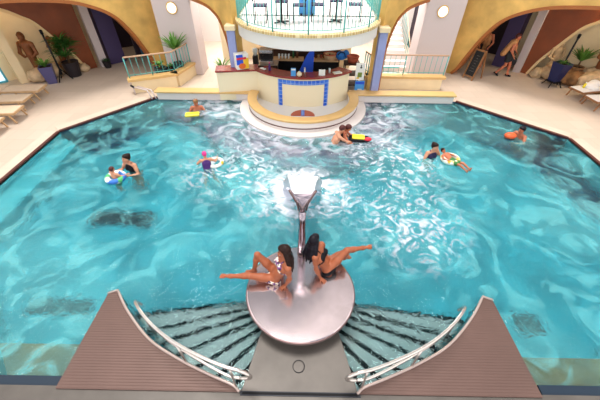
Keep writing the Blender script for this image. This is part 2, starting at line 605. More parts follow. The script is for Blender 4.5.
def figure(root, J, m_skin, m_hair, female=True, s=1.0, h=0.013, hair='short', wear=(), cap=None, bulk=1.0, face=True):
    """one continuous body from joints J (world space), with hair, eyes, mouth and clothes as children"""
    J = {k: np.array(v, float) for k, v in J.items()}
    lat = vn(J['shL'] - J['shR'])
    hl = vn(J['hipL'] - J['hipR'])
    front = vn(J['front'])
    upv = vn(J['neck'] - J['waist'])
    pel = (J['hipL'] + J['hipR']) / 2
    wa, ch, ne = J['waist'], J['chest'], J['neck']
    b = s * bulk
    P = []
    for q in (-1, 1):
        hp = pel + hl * 0.062 * s * q
        w1 = wa + (lat + hl) / 2 * 0.05 * s * q
        c1 = ch + lat * 0.068 * s * q
        P += [('cone', hp, w1, 0.098 * b, 0.08 * b), ('cone', w1, c1, 0.08 * b, 0.093 * b),
              ('cone', c1, ne + lat * 0.03 * s * q - upv * 0.03 * s, 0.085 * b, 0.05 * b)]
        P.append(('cone', pel + hl * 0.075 * s * q - front * 0.045 * s - upv * 0.03 * s, pel + hl * 0.07 * s * q - front * 0.03 * s, 0.085 * b, 0.08 * b))
        if female:
            P.append(('cone', ch + lat * 0.07 * s * q + front * 0.065 * s - upv * 0.01 * s, ch + lat * 0.072 * s * q + front * 0.085 * s - upv * 0.015 * s, 0.055 * s, 0.042 * s))
    P.append(('cone', J['shL'] - lat * 0.02 * s, J['shR'] + lat * 0.02 * s, 0.052 * b, 0.052 * b))
    f, u = vn(J['face']), J.get('hup')
    u = upv if u is None else vn(u)
    u = vn(u - f * (u @ f))
    r = np.cross(f, u)
    hd = J['head']
    P.append(('cone', ne - upv * 0.03 * s, hd - u * 0.06 * s - f * 0.015 * s, 0.05 * s, 0.045 * s))
    HEAD = [('ell', hd + u * 0.015 * s - f * 0.008 * s, (0.076 * s, 0.095 * s, 0.1 * s), (r, f, u)),
            ('cone', hd - u * 0.045 * s + f * 0.03 * s, hd - u * 0.082 * s + f * 0.058 * s, 0.056 * s, 0.026 * s),
            ('cone', hd + f * 0.085 * s + u * 0.012 * s, hd + f * 0.108 * s - u * 0.022 * s, 0.01 * s, 0.014 * s, 0.012)]
    for q in (-1, 1):
        HEAD.append(('cone', hd + r * 0.077 * s * q + u * 0.015 * s, hd + r * 0.08 * s * q - u * 0.022 * s, 0.014 * s, 0.01 * s, 0.008))
    P += HEAD
    for S_, sd in (('L', 1), ('R', -1)):
        sh, el, wr = J['sh' + S_], J['el' + S_], J['wr' + S_]
        P += [('cone', sh, sh + (el - sh) * 0.45, 0.05 * b, 0.043 * b), ('cone', sh + (el - sh) * 0.4, el, 0.043 * b, 0.035 * b),
              ('cone', el, el + (wr - el) * 0.3, 0.036 * b, 0.037 * b), ('cone', el + (wr - el) * 0.3, wr, 0.037 * b, 0.025 * b)]
        hv = J.get('hd' + S_)
        hv = vn(wr - el) if hv is None else hv
        pn = J.get('pn' + S_)
        pn = front if pn is None else pn
        P += hand_prims(wr, hv, pn, sd, s)
        hp, kn, an = J['hip' + S_], J['kn' + S_], J['an' + S_]
        P += [('cone', hp, hp + (kn - hp) * 0.5, 0.088 * b, 0.073 * b), ('cone', hp + (kn - hp) * 0.5, kn, 0.073 * b, 0.053 * b)]
        sd_ = vn(kn - hp)
        sh_ = vn(an - kn)
        back = vn(sd_ - sh_ * (sd_ @ sh_)) if abs(sd_ @ sh_) < 0.985 else -front
        cal = kn + (an - kn) * 0.3 + (back if abs(sd_ @ sh_) >= 0.985 else -back * -0.0) * 0.012 * s
        P += [('cone', kn, cal, 0.05 * b, 0.052 * b), ('cone', cal, an, 0.052 * b, 0.033 * b)]
        toe = vn(J['toe' + S_])
        heel = an - toe * 0.035 * s + sh_ * 0.03 * s
        ball = an + toe * 0.11 * s + sh_ * 0.045 * s
        P += [('cone', an, heel, 0.034 * s, 0.03 * s), ('cone', an + sh_ * 0.01 * s, ball, 0.034 * s, 0.024 * s)]
        sidev = vn(np.cross(toe, sh_))
        for t_ in range(5):
            o_ = sidev * (t_ - 2) * 0.017 * s
            P.append(('cone', ball + o_ * 0.9 - toe * 0.03 * s, ball + o_ * 1.15 + toe * (0.05 - abs(t_ - (1 if sd < 0 else 3)) * 0.005) * s + sh_ * 0.004, 0.015 * s, 0.0095 * s, 0.006))
    lo, shp = bounds(P, h, 0.05)
    F = field(P, lo, shp, h, 0.035 * s)
    V, Fc = nets(F, lo, h)
    body = link_mesh('body', V, Fc, m_skin, root, True)
    # hair
    if hair and cap is None:
        H = [('ell', hd + u * 0.03 * s - f * 0.032 * s, (0.088 * s, 0.094 * s, 0.102 * s), (r, f, u)),
             ('ell', hd + u * 0.075 * s + f * 0.012 * s, (0.072 * s, 0.078 * s, 0.05 * s), (r, f, u))]
        if hair == 'long':
            fall = J.get('fall')
            fall = vn(fall) if fall is not None else vn(np.array([0, 0, -1.0]))
            for i, q in enumerate(np.linspace(-1, 1, 9)):
                ph = i * 1.9
                a = hd + r * 0.062 * s * q - f * (0.052 - 0.02 * abs(q)) * s + u * 0.01 * s
                c = a + vn(fall + r * q * 0.2 - f * 0.16) * 0.14 * s + r * 0.012 * math.sin(ph) * s
                e = c + vn(fall + r * q * 0.16 - f * 0.04) * 0.14 * s - r * 0.016 * math.sin(ph + 1) * s
                g = e + vn(fall - r * q * 0.12 + f * 0.05) * (0.12 + 0.03 * math.sin(ph * 2.3)) * s
                H += [('cone', a, c, 0.04 * s, 0.036 * s), ('cone', c, e, 0.036 * s, 0.027 * s), ('cone', e, g, 0.027 * s, 0.008 * s)]
        if hair == 'bun':
            H.append(('ell', hd + u * 0.09 * s - f * 0.09 * s, (0.045 * s,) * 3, (r, f, u)))
        sdf_obj('hair', H, m_hair, root, min(h, 0.009) if hair == 'long' else h, (0.014 if hair == 'long' else 0.03) * s)
    if cap is not None:
        sdf_obj('swim_cap', [('ell', hd + u * 0.03 * s - f * 0.014 * s, (0.085 * s, 0.1 * s, 0.1 * s), (r, f, u))], cap, root, h, 0.02)
    if face:
        for q in (-1, 1):
            MB().ball(hd + f * 0.083 * s + r * 0.032 * s * q + u * 0.016 * s, 0.0125 * s, 8, 6).build('eye', eye_m, root, True)
        MB().tube([hd + f * 0.09 * s - u * 0.052 * s + r * x * s - f * abs(x) * 0.25 * s for x in (-0.024, -0.01, 0.01, 0.024)], [0.004 * s, 0.008 * s, 0.008 * s, 0.004 * s], 6).build('mouth', lip_m, root, True)
    # clothes: the body grown a little, kept inside a region
    for nm, m_, reg, off in wear:
        R = field(reg(locals()), lo, shp, h, 0.0)
        G = np.maximum(F - off, R)
        V2, F2 = nets(G, lo, h)
        if len(F2): link_mesh(nm, V2, F2, m_, root, True)
    return body

def reg_bottom(L):
    s = L['s']
    return [('slab', L['pel'] - L['upv'] * 0.035 * s, L['upv'], 0.055 * s, 0.2 * s),
            ('cone', L['pel'] - L['upv'] * 0.05 * s, L['pel'] - L['upv'] * 0.13 * s, 0.09 * s, 0.05 * s)]
def reg_top(L):
    s, c, f, l, u = L['s'], L['ch'], L['front'], L['lat'], L['upv']
    return [('cone', c + l * 0.05 * s + f * 0.11 * s - u * 0.015 * s, c + l * 0.085 * s + f * 0.11 * s - u * 0.015 * s, 0.066 * s, 0.066 * s),
            ('cone', c - l * 0.05 * s + f * 0.11 * s - u * 0.015 * s, c - l * 0.085 * s + f * 0.11 * s - u * 0.015 * s, 0.066 * s, 0.066 * s),
            ('slab', c - u * 0.045 * s, u, 0.017 * s, 0.19 * s),
            ('cone', c + l * 0.085 * s + f * 0.13 * s, L['ne'] + l * 0.07 * s + f * 0.06 * s, 0.016 * s, 0.016 * s),
            ('cone', c - l * 0.085 * s + f * 0.13 * s, L['ne'] - l * 0.07 * s + f * 0.06 * s, 0.016 * s, 0.016 * s)]
def reg_suit(L):
    s = L['s']
    return [('cone', L['pel'] - L['upv'] * 0.04 * s, L['ch'] - L['upv'] * 0.01 * s, 0.155 * s, 0.165 * s),
            ('cone', L['ch'] + L['lat'] * 0.09 * s, L['ne'] + L['lat'] * 0.09 * s, 0.08 * s, 0.03 * s),
            ('cone', L['ch'] - L['lat'] * 0.09 * s, L['ne'] - L['lat'] * 0.09 * s, 0.08 * s, 0.03 * s)]
def reg_shorts(L):
    s, J = L['s'], L['J']
    return [('cone', L['pel'] + L['upv'] * 0.03 * s, L['pel'] - L['upv'] * 0.02 * s, 0.19 * s, 0.19 * s),
            ('cone', J['hipL'], J['hipL'] + (J['knL'] - J['hipL']) * 0.5, 0.12 * s, 0.11 * s),
            ('cone', J['hipR'], J['hipR'] + (J['knR'] - J['hipR']) * 0.5, 0.12 * s, 0.11 * s)]

def standing(pos, ang, s=1.0, arms=None, lean=0.0, legs=None, look=None, lookup=0.0):
    """joints of an upright figure at pos facing ang (0 = +Y), local x right, y forward"""
    R = np.array(Matrix.Rotation(ang, 3, 'Z'))
    def T(x, y, z):
        yy = y + lean * max(0, z - 0.93)
        return np.array(pos) + R @ np.array([x, yy, z]) * s
    D = lambda x, y, z: R @ np.array([x, y, z])
    J = dict(hipL=T(-0.085, 0, 0.9), hipR=T(0.085, 0, 0.9), waist=T(0, 0, 1.08), chest=T(0, 0.01, 1.27), neck=T(0, 0.0, 1.44),
             shL=T(-0.175, 0, 1.4), shR=T(0.175, 0, 1.4), head=T(0, 0.03, 1.59), face=D(0, 1, lookup), front=D(0, 1, 0.0),
             knL=T(-0.1, 0.02, 0.48), knR=T(0.1, 0.02, 0.48), anL=T(-0.11, -0.02, 0.085), anR=T(0.11, -0.02, 0.085),
             toeL=D(-0.15, 1, 0), toeR=D(0.15, 1, 0), elL=T(-0.25, -0.02, 1.12), elR=T(0.25, -0.02, 1.12), wrL=T(-0.26, 0.08, 0.9), wrR=T(0.26, 0.08, 0.9))
    if look is not None: J['face'] = D(*look)
    for k, v in (arms or {}).items(): J[k] = T(*v)
    for k, v in (legs or {}).items(): J[k] = D(*v) if k.startswith('toe') else T(*v)
    return J

# ------------------------------------------------------------------ the pool and deck
POOL = [(-4.5, 1.55), (4.7, 1.55), (8.6, 5.45), (8.6, 8.95), (5.9, 11.6), (-5.65, 11.6), (-7.88, 8.9), (-7.88, 4.93)]
DEPTH = -1.25
WATER = -0.05

def fill_with_hole(outer, hole, z, name, m):
    bm = bmesh.new()
    es = []
    for loop in (outer, hole):
        vs = [bm.verts.new((p[0], p[1], z)) for p in loop]
        for i in range(len(vs)):
            es.append(bm.edges.new((vs[i], vs[(i + 1) % len(vs)])))
    bmesh.ops.triangle_fill(bm, use_beauty=True, edges=es)
    for f in bm.faces:
        if f.normal.z < 0: f.normal_flip()
    me = bpy.data.meshes.new(name)
    bm.to_mesh(me)
    bm.free()
    me.materials.append(m)
    o = bpy.data.objects.new(name, me)
    COL.objects.link(o)
    return o

floor = fill_with_hole([(-18, -1), (18, -1), (18, 24), (-18, 24)], POOL, 0.0, 'floor', deck_m)
struct(floor)
pf = MB().prism(POOL, DEPTH - 0.2, DEPTH).build('floor_pool', poolfloor_m)
struct(pf)
def pool_wall(i, m, nm):
    a, b = Vector((*POOL[i], 0)), Vector((*POOL[(i + 1) % len(POOL)], 0))
    d = (b - a).normalized()
    n = Vector((d.y, -d.x, 0))
    mb = MB()
    mb.prism([tuple((a)[:2]), tuple(b[:2]), tuple((b + n * 0.25)[:2]), tuple((a + n * 0.25)[:2])], DEPTH, -0.01)
    return struct(mb.build(nm, m))
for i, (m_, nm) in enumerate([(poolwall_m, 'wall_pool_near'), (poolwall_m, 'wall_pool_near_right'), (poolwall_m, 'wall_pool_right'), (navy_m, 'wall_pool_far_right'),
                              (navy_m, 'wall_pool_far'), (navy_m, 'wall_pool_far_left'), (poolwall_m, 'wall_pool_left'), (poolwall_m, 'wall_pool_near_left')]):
    pool_wall(i, m_, nm)

def rim(i, m, nm, w, z0, z1, off=0.0):
    a, b = Vector((*POOL[i], 0)), Vector((*POOL[(i + 1) % len(POOL)], 0))
    d = (b - a).normalized()
    n = Vector((d.y, -d.x, 0))
    mb = MB().prism([tuple((a + n * off)[:2]), tuple((b + n * off)[:2]), tuple((b + n * (off + w))[:2]), tuple((a + n * (off + w))[:2])], z0, z1)
    return struct(mb.build(nm, m, None, False, 0.008))
for t, i in enumerate((2, 3, 5, 6)):
    rim(i, rim_m, 'trim_%d' % (1 + t), 0.09, -0.06, 0.03)
    rim(i, stone_m, 'trim_%d' % (11 + t), 0.34, -0.02, 0.02, 0.09)

# navy strips on the pool floor imitate dark reflections near the far walls
struct(MB().prism([(-7.88, 8.9), (-5.65, 11.6), (-5.0, 10.6), (-6.7, 8.5)], DEPTH, DEPTH + 0.03).build('floor_pool_reflection_left', navy_m))
struct(MB().prism([(8.6, 8.95), (5.9, 11.6), (5.2, 10.6), (7.4, 8.4), (7.7, 6.0), (8.6, 5.45)], DEPTH, DEPTH + 0.03).build('floor_pool_reflection_right', navy_m))
# raised dark tiled floor in front of the bar ring
slate_m = tile_mat('slate_tile', srgb(112, 84, 116), srgb(128, 98, 130), srgb(156, 130, 156), 3.0, 0.5, 0.5, 0.5, 0.02)
sl = [(-5.6, 11.55), (-5.2, 10.9), (-4.2, 10.6)] + [(3.75 * math.cos(a), 11.3 + 3.75 * math.sin(a)) for a in np.linspace(PI * 1.07, PI * 1.93, 30)] + [(4.2, 10.6), (5.3, 10.9), (5.8, 11.55)]
struct(MB().prism(sl, DEPTH, -0.55).build('floor_pool_shelf', slate_m))

# submerged benches along the sides
def bench(pts, z, nm, m):
    return struct(MB().prism(pts, DEPTH, z).build(nm, m))
bench([(-7.88, 4.93), (-7.88, 8.9), (-7.2, 8.5), (-7.2, 5.0)], -0.45, 'trim_21', poolwall_m)
bench([(-4.35, 1.55), (-3.55, 1.55), (-3.55, 2.2), (-5.0, 2.2)], -0.11, 'trim_23', ledge_m)
bench([(3.6, 1.55), (4.6, 1.55), (5.2, 2.12), (3.6, 2.12)], -0.11, 'trim_24', ledge_m)
struct(MB().box((-4.05, 1.61, -0.06), (1.15, 0.16, 0.1)).build('trim_25', darkband_m))
struct(MB().box((4.2, 1.61, -0.06), (1.15, 0.16, 0.1)).build('trim_26', darkband_m))
struct(MB().box((0, 0.62, 0.005), (36, 1.85, 0.05)).build('floor_near_deck', landing_m))
fl_ring = struct(MB().lathe([(1.78, 0.0), (1.78, 0.03)], (0, 11.14, 0), 48).build('floor_bar_front', whitefloor_m))

# water: one rippled sheet
def build_water():
    h = 0.045
    xs = np.arange(-8.0, 8.75, h)
    ys = np.arange(1.5, 11.75, h)
    nx, ny = len(xs), len(ys)
    V = np.zeros((nx, ny, 3))
    nv = noise.noise
    for i, x in enumerate(xs):
        for j, y in enumerate(ys):
            d1 = math.hypot(x, y - 6.2)
            d2 = abs(math.hypot(x, y - 11.3) - 2.9)
            agit = 0.55 + 0.8 * math.exp(-(d1 / 2.2) ** 2) + 0.8 * math.exp(-(d2 / 1.3) ** 2)
            wx = nv((x * 0.5 + 9, y * 0.5, 4.0)) * 0.9
            wy = nv((x * 0.5, y * 0.5 + 7, 1.0)) * 0.9
            z = nv(((x + wx) * 0.9, (y + wy) * 1.1, 0.3)) * 0.024
            z += (1 - abs(nv(((x + wx) * 2.1, (y + wy) * 2.6, 5.3)))) * 0.018 - 0.012
            z += nv(((x - wy) * 4.6, (y + wx) * 5.6, 2.0)) * 0.013
            z += nv(((x + wy) * 9.0, (y - wx) * 11.0, 8.0)) * 0.004
            V[i, j] = (x, y, WATER + z * agit)
    idx = np.arange(nx * ny).reshape(nx, ny)
    # keep only cells over the pool
    def inside(x, y):
        c = False
        n = len(POOL)
        for a in range(n):
            x1, y1 = POOL[a]
            x2, y2 = POOL[(a + 1) % n]
            if (y1 > y) != (y2 > y) and x < (x2 - x1) * (y - y1) / (y2 - y1) + x1: c = not c
        return c
    F = []
    for i in range(nx - 1):
        for j in range(ny - 1):
            cx, cy = xs[i] + h / 2, ys[j] + h / 2
            if inside(cx, cy) and math.hypot(cx, cy - 11.14) > 1.9:
                F.append((int(idx[i, j]), int(idx[i + 1, j]), int(idx[i + 1, j + 1]), int(idx[i, j + 1])))
    used = sorted({q for f in F for q in f})
    mp = {u: k for k, u in enumerate(used)}
    VV = V.reshape(-1, 3)[used]
    F = [tuple(mp[q] for q in f) for f in F]
    return VV, F

def water_material():
    m = bpy.data.materials.new('pool_water')
    m.use_nodes = True
    nt = m.node_tree
    N, L = nt.nodes, nt.links
    N.clear()
    out = N.new('ShaderNodeOutputMaterial')
    tc = N.new('ShaderNodeTexCoord')
    P = tc.outputs['Object']
    def noise_n(scale, det, dist=0.0, stretch=None):
        n = N.new('ShaderNodeTexNoise')
        n.inputs['Scale'].default_value = scale
        n.inputs['Detail'].default_value = det
        n.inputs['Distortion'].default_value = dist
        if stretch:
            mp = N.new('ShaderNodeMapping')
            mp.inputs['Scale'].default_value = stretch
            L.new(P, mp.inputs['Vector'])
            L.new(mp.outputs['Vector'], n.inputs['Vector'])
        else:
            L.new(P, n.inputs['Vector'])
        return n.outputs['Fac']
    def ramp(v, a, b, lo=0.0, hi=1.0):
        r = N.new('ShaderNodeMapRange')
        r.interpolation_type = 'SMOOTHSTEP'
        r.inputs['From Min'].default_value = a
        r.inputs['From Max'].default_value = b
        r.inputs['To Min'].default_value = lo
        r.inputs['To Max'].default_value = hi
        L.new(v, r.inputs['Value'])
        return r.outputs['Result']
    def mth(op, a, b):
        n = N.new('ShaderNodeMath')
        n.operation = op
        for i, v in enumerate((a, b)):
            if isinstance(v, (int, float)): n.inputs[i].default_value = v
            else: L.new(v, n.inputs[i])
        return n.outputs[0]
    def dist(x, y, sx=1.0, sy=1.0):
        mp = N.new('ShaderNodeMapping')
        mp.inputs['Location'].default_value = (-x * sx, -y * sy, 0)
        mp.inputs['Scale'].default_value = (sx, sy, 0)
        L.new(P, mp.inputs['Vector'])
        v = N.new('ShaderNodeVectorMath')
        v.operation = 'LENGTH'
        L.new(mp.outputs['Vector'], v.inputs[0])
        return v.outputs['Value']
    bp = N.new('ShaderNodeBump')
    bp.inputs['Strength'].default_value = 0.7
    bp.inputs['Distance'].default_value = 0.04
    L.new(noise_n(6.0, 4.0, 1.6), bp.inputs['Height'])
    glass = N.new('ShaderNodeBsdfGlass')
    glass.inputs['IOR'].default_value = 1.33
    glass.inputs['Roughness'].default_value = 0.02
    glass.inputs['Color'].default_value = (0.80, 0.98, 1.0, 1)
    L.new(bp.outputs['Normal'], glass.inputs['Normal'])
    milk = N.new('ShaderNodeBsdfDiffuse')
    milk.inputs['Color'].default_value = (*srgb(132, 218, 224), 1)
    L.new(bp.outputs['Normal'], milk.inputs['Normal'])
    foam = N.new('ShaderNodeBsdfDiffuse')
    foam.inputs['Color'].default_value = (*srgb(226, 226, 240), 1)
    # bubbles in the water, plus pale streaks painted in for caustic light
    streak = ramp(noise_n(0.9, 8.0, 2.6), 0.46, 0.66)
    fine = ramp(noise_n(2.6, 8.0, 2.2), 0.46, 0.72)
    jets = [(0.0, 6.1, 0.42, 0.6), (2.6, 5.3, 0.6, 0.5), (-1.9, 7.2, 0.5, 0.5), (2.6, 7.6, 0.5, 0.5)]
    acc = None
    for x, y, sx, sy in jets:
        v = ramp(dist(x, y, sx, sy), 0.25, 1.0, 1.0, 0.0)
        acc = v if acc is None else mth('MAXIMUM', acc, v)
    spl = ramp(dist(0.0, 6.25, 0.62, 0.8), 0.2, 1.0, 1.0, 0.0)
    pale_mix = mth('MULTIPLY', streak, 0.24)
    pale_mix = mth('ADD', pale_mix, mth('MULTIPLY', ramp(noise_n(0.3, 3.0, 0.8), 0.42, 0.62), 0.15))
    pale_mix = mth('ADD', pale_mix, mth('MULTIPLY', acc, 0.14))
    pale_mix = mth('ADD', pale_mix, 0.02)
    pale_mix = mth('MULTIPLY', pale_mix, ramp(dist(0.0, 2.6, 0.26, 0.8), 0.7, 1.1, 0.12, 1.0))
    mx = N.new('ShaderNodeMixShader')
    L.new(pale_mix, mx.inputs['Fac'])
    L.new(glass.outputs[0], mx.inputs[1])
    L.new(milk.outputs[0], mx.inputs[2])
    fm = mth('MULTIPLY', mth('MULTIPLY', fine, acc), 0.8)
    fm = mth('ADD', fm, mth('MULTIPLY', ramp(noise_n(2.2, 5.0, 1.5), 0.36, 0.6), mth('MULTIPLY', spl, 0.95)))
    rng = ramp(dist(0.0, 11.2, 0.8, 1.0), 2.3, 4.1, 1.0, 0.0)
    fm = mth('ADD', fm, mth('MULTIPLY', ramp(noise_n(1.7, 9.0, 1.8), 0.34, 0.68), mth('MULTIPLY', rng, 0.62)))
    fm = mth('MINIMUM', fm, 0.95)
    mx2 = N.new('ShaderNodeMixShader')
    L.new(fm, mx2.inputs['Fac'])
    L.new(mx.outputs[0], mx2.inputs[1])
    L.new(foam.outputs[0], mx2.inputs[2])
    L.new(mx2.outputs[0], out.inputs['Surface'])
    return m
wv, wf = build_water()
water = link_mesh('pool_water', wv, wf, water_material(), None, True)
tag(water, 'turquoise rippling pool water with white foam under the jets', 'water', None, 'stuff')

# floor grates seen through the water
def grate(cx, cy, w, d, label, z=DEPTH):
    t = thing('floor_grate', label, 'grate', (cx, cy, z), 'dark grates on the pool floor')
    MB().box((cx, cy, z + 0.012), (w, d, 0.024)).build('grate_plate', grate_m, t)
    mb = MB()
    for k in range(9):
        mb.box((cx - w / 2 + w * (k + 0.5) / 9, cy, z + 0.03), (w / 22, d * 0.9, 0.012))
    mb.build('grate_bar', grate_m, t)
grate(-4.75, 5.75, 1.65, 0.52, 'dark rectangular grate on the pool floor at left, nearer the middle')
grate(-4.95, 3.25, 1.3, 0.34, 'dark grate on the pool floor close to the left grooved platform')
grate(4.6, 3.05, 0.5, 0.4, 'small dark grate on the pool floor beside the right grooved platform')

# ------------------------------------------------------------------ near stairs, platforms, disc
WL = [(-3.52, 3.06), (-3.37, 3.13), (-3.0, 2.71), (-2.44, 2.23), (-1.86, 1.93), (-1.34, 1.72), (-0.98, 1.59), (-0.86, 1.5)]
def wing(sgn, label):
    inner = [tuple(p[:2]) for p in spline([(x, y, 0) for x, y in WL[1:]], 5)]
    poly = [(-3.56, 1.5), WL[0]] + inner
    poly = [(x * sgn * -1, y) for x, y in poly]
    t = thing('grooved_platform', label, 'platform', (2.2 * sgn, 1.9, DEPTH))
    MB().prism(poly, DEPTH, 0.06).build('deck', steel_m, t)
    MB().tube([(x, y, 0.066) for x, y in poly[1:]], 0.022, 8).build('edge_trim', edge_m, t, True)
    return t
wing(-1, 'left brown grooved steel platform with a curved edge beside the pool steps')
wing(1, 'right brown grooved steel platform with a curved edge beside the pool steps')

NOS_I = [(-1.10, 3.50), (-1.04, 3.31), (-0.93, 3.10), (-0.85, 2.88), (-0.72, 2.67), (-0.61, 2.53), (-0.50, 2.38)]
NOS_O = [(-3.05, 3.04), (-2.69, 2.70), (-2.33, 2.47), (-1.99, 2.24), (-1.71, 1.95), (-1.32, 1.79), (-0.99, 1.67)]
def stairs(sgn, label):
    t = thing('pool_stairs', label, 'stairs', (1.6 * sgn, 2.5, DEPTH))
    I = [Vector((x, y, 0)) for x, y in NOS_I] + [Vector((-0.45, 2.3, 0))]
    O = [Vector((x, y, 0)) for x, y in NOS_O] + [Vector((-0.84, 1.56, 0))]
    I = [(Vector((0, 3.05, 0)) + (p - Vector((0, 3.05, 0))) * 0.72) for p in I]
    O = [o + (o - i).normalized() * 0.14 for i, o in zip(I, O)]
    for k in range(7):
        z = -0.12 * (7 - k)
        q = [I[k], O[k], O[k + 1], I[k + 1]]
        fx = -sgn
        MB().prism([(p.x * fx, p.y) for p in q], DEPTH, z).build('step', tread_m, t)
        d = (O[k] - I[k]).normalized()
        n = Vector((-d.y, d.x, 0))
        if n.dot((I[k + 1] + O[k + 1] - I[k] - O[k])) < 0: n = -n
        w = 0.075
        q = [I[k] - n * 0.005, O[k] - n * 0.005, O[k] + n * w, I[k] + n * w]
        MB().prism([(p.x * fx, p.y) for p in q], z - 0.11, z + 0.006).build('step_nosing', nosing_m, t)
    return t
stairs(-1, 'left curved flight of underwater steps with black nosings')
stairs(1, 'right curved flight of underwater steps with black nosings')

# landing between the flights
t = thing('stair_landing', 'grey steel landing with a round cover in front of the disc', 'landing', (0.02, 1.9, DEPTH))
MB().prism([(-0.60, 2.6), (-0.84, 1.5), (0.88, 1.5), (0.62, 2.6)], DEPTH, 0.035).build('deck', landing_m, t)
MB().lathe([(0.085, 0.035), (0.085, 0.043), (0.07, 0.045)], (0.0, 1.87, 0), 28).build('drain_cover', landing_m, t)
MB().tube([(0.0 + 0.09 * math.cos(a), 1.87 + 0.09 * math.sin(a), 0.042) for a in np.linspace(0, 2 * PI, 28, False)], 0.006, 6, closed=True).build('cover_ring', dark_m, t)
t = thing('slot_drain', 'dark slot drain across the foot of the landing', 'drain', (0.03, 1.52, 0.04))
MB().box((0.03, 1.49, 0.036), (1.76, 0.06, 0.012)).build('drain_frame', darkgrate_m, t)
MB().box((0.03, 1.49, 0.046), (1.7, 0.03, 0.008)).build('drain_slot', black_m, t)

# round platform
DC = (0.01, 3.04)
t = thing('round_platform', 'round brushed steel platform two women sit on', 'platform', (DC[0], DC[1], DEPTH))
MB().lathe([(0.80, DEPTH), (0.80, 0.22)], (*DC, 0), 48).build('pedestal', rimsteel_m, t, True)
MB().lathe([(0.86, 0.22), (0.935, 0.235), (0.95, 0.27), (0.95, 0.32), (0.94, 0.343), (0.925, 0.35)], (*DC, 0), 72).build('disc_top', disc_m, t)
MB().tube([(DC[0] + 0.945 * math.cos(a), DC[1] + 0.945 * math.sin(a), 0.322) for a in np.linspace(0, 2 * PI, 72, False)], 0.016, 8, closed=True).build('rim', rimsteel_m, t, True)

# water spout
SP = (0.02, 3.84)
t = thing('cascade_spout', 'tall steel spout with a flared mouth behind the seated women', 'spout', (*SP, 0.35))
MB().lathe([(0.085, 0.35), (0.085, 0.365), (0.06, 0.375)], (*SP, 0), 20).build('base_flange', rimsteel_m, t, True)
MB().tube([(*SP, 0.37), (*SP, 0.8), (*SP, 1.2), (*SP, 1.5)], [0.08, 0.076, 0.07, 0.064], 16).build('pole', spout_m, t, True)
def spout_mouth():
    vs, fs = [], []
    prof = [(0, 1.48, 0.064, 0.064), (0.0, 1.58, 0.07, 0.05), (0.005, 1.66, 0.09, 0.036), (0.02, 1.75, 0.135, 0.03), (0.045, 1.82, 0.18, 0.026), (0.09, 1.86, 0.22, 0.022)]
    n = 20
    for dy, z, wx, th in prof:
        for k in range(n):
            a = 2 * PI * k / n
            tilt = min(1.0, dy / 0.2)
            yy, zz = math.sin(a) * th * (1 - tilt), math.sin(a) * th * tilt
            vs.append((SP[0] + math.cos(a) * wx, SP[1] + dy + yy, z + zz))
    for i in range(len(prof) - 1):
        for k in range(n):
            l = (k + 1) % n
            fs.append((i * n + k, i * n + l, (i + 1) * n + l, (i + 1) * n + k))
    fs.append(tuple(range(n))[::-1])
    fs.append(tuple((len(prof) - 1) * n + k for k in range(n)))
    return vs, fs
vs, fs = spout_mouth()
link_mesh('spout_mouth', vs, fs, spout_m, t, True)
for e in (-1, 1):
    MB().tube([(SP[0] + e * wx, SP[1] + dy, z + 0.012) for dy, z, wx in ((0.0, 1.5, 0.066), (0.0, 1.58, 0.074), (0.005, 1.66, 0.095), (0.02, 1.75, 0.14), (0.045, 1.82, 0.185), (0.09, 1.865, 0.225))], 0.02, 8).build('spout_lip', rimsteel_m, t, True)
# falling sheet of water
jet_m = mat('falling_water', srgb(236, 242, 248), 0.35, bump=0.8, bscale=14)
jv, jf = [], []
JN, JM = 22, 16
for i in range(JN):
    if i < 4:
        y, z, wd, q = SP[1] + (0.05, 0.07, 0.09, 0.11)[i], (1.835, 1.855, 1.865, 1.872)[i], (0.28, 0.32, 0.36, 0.38)[i], 0.0
    else:
        q = (i - 3) / (JN - 4)
        y = SP[1] + 0.11 + 2.3 * q
        z = 1.872 - 0.55 * q - 1.36 * q ** 2
        wd = (0.38 + 0.55 * q) * (1 + 0.35 * q * noise.noise((q * 7, 3.3, 1)))
    for k in range(JM):
        x = (k / (JM - 1) - 0.5) * wd
        w = noise.noise((x * 9, y * 3, 2.1)) * 0.1 * q
        jv.append((SP[0] + x, y + w, z + noise.noise((x * 9, y * 5, 0)) * 0.24 * q))
o = len(jv)
jv += [(x, y - 0.012, z - 0.02) for x, y, z in jv]
for i in range(JN - 1):
    for k in range(JM - 1):
        a = i * JM + k
        jf.append((a, a + 1, a + JM + 1, a + JM))
        jf.append((o + a, o + a + JM, o + a + JM + 1, o + a + 1))
jet = link_mesh('water_jet', jv, jf, jet_m, None, True)
tag(jet, 'white sheet of water falling from the steel spout', 'water', None, 'stuff')

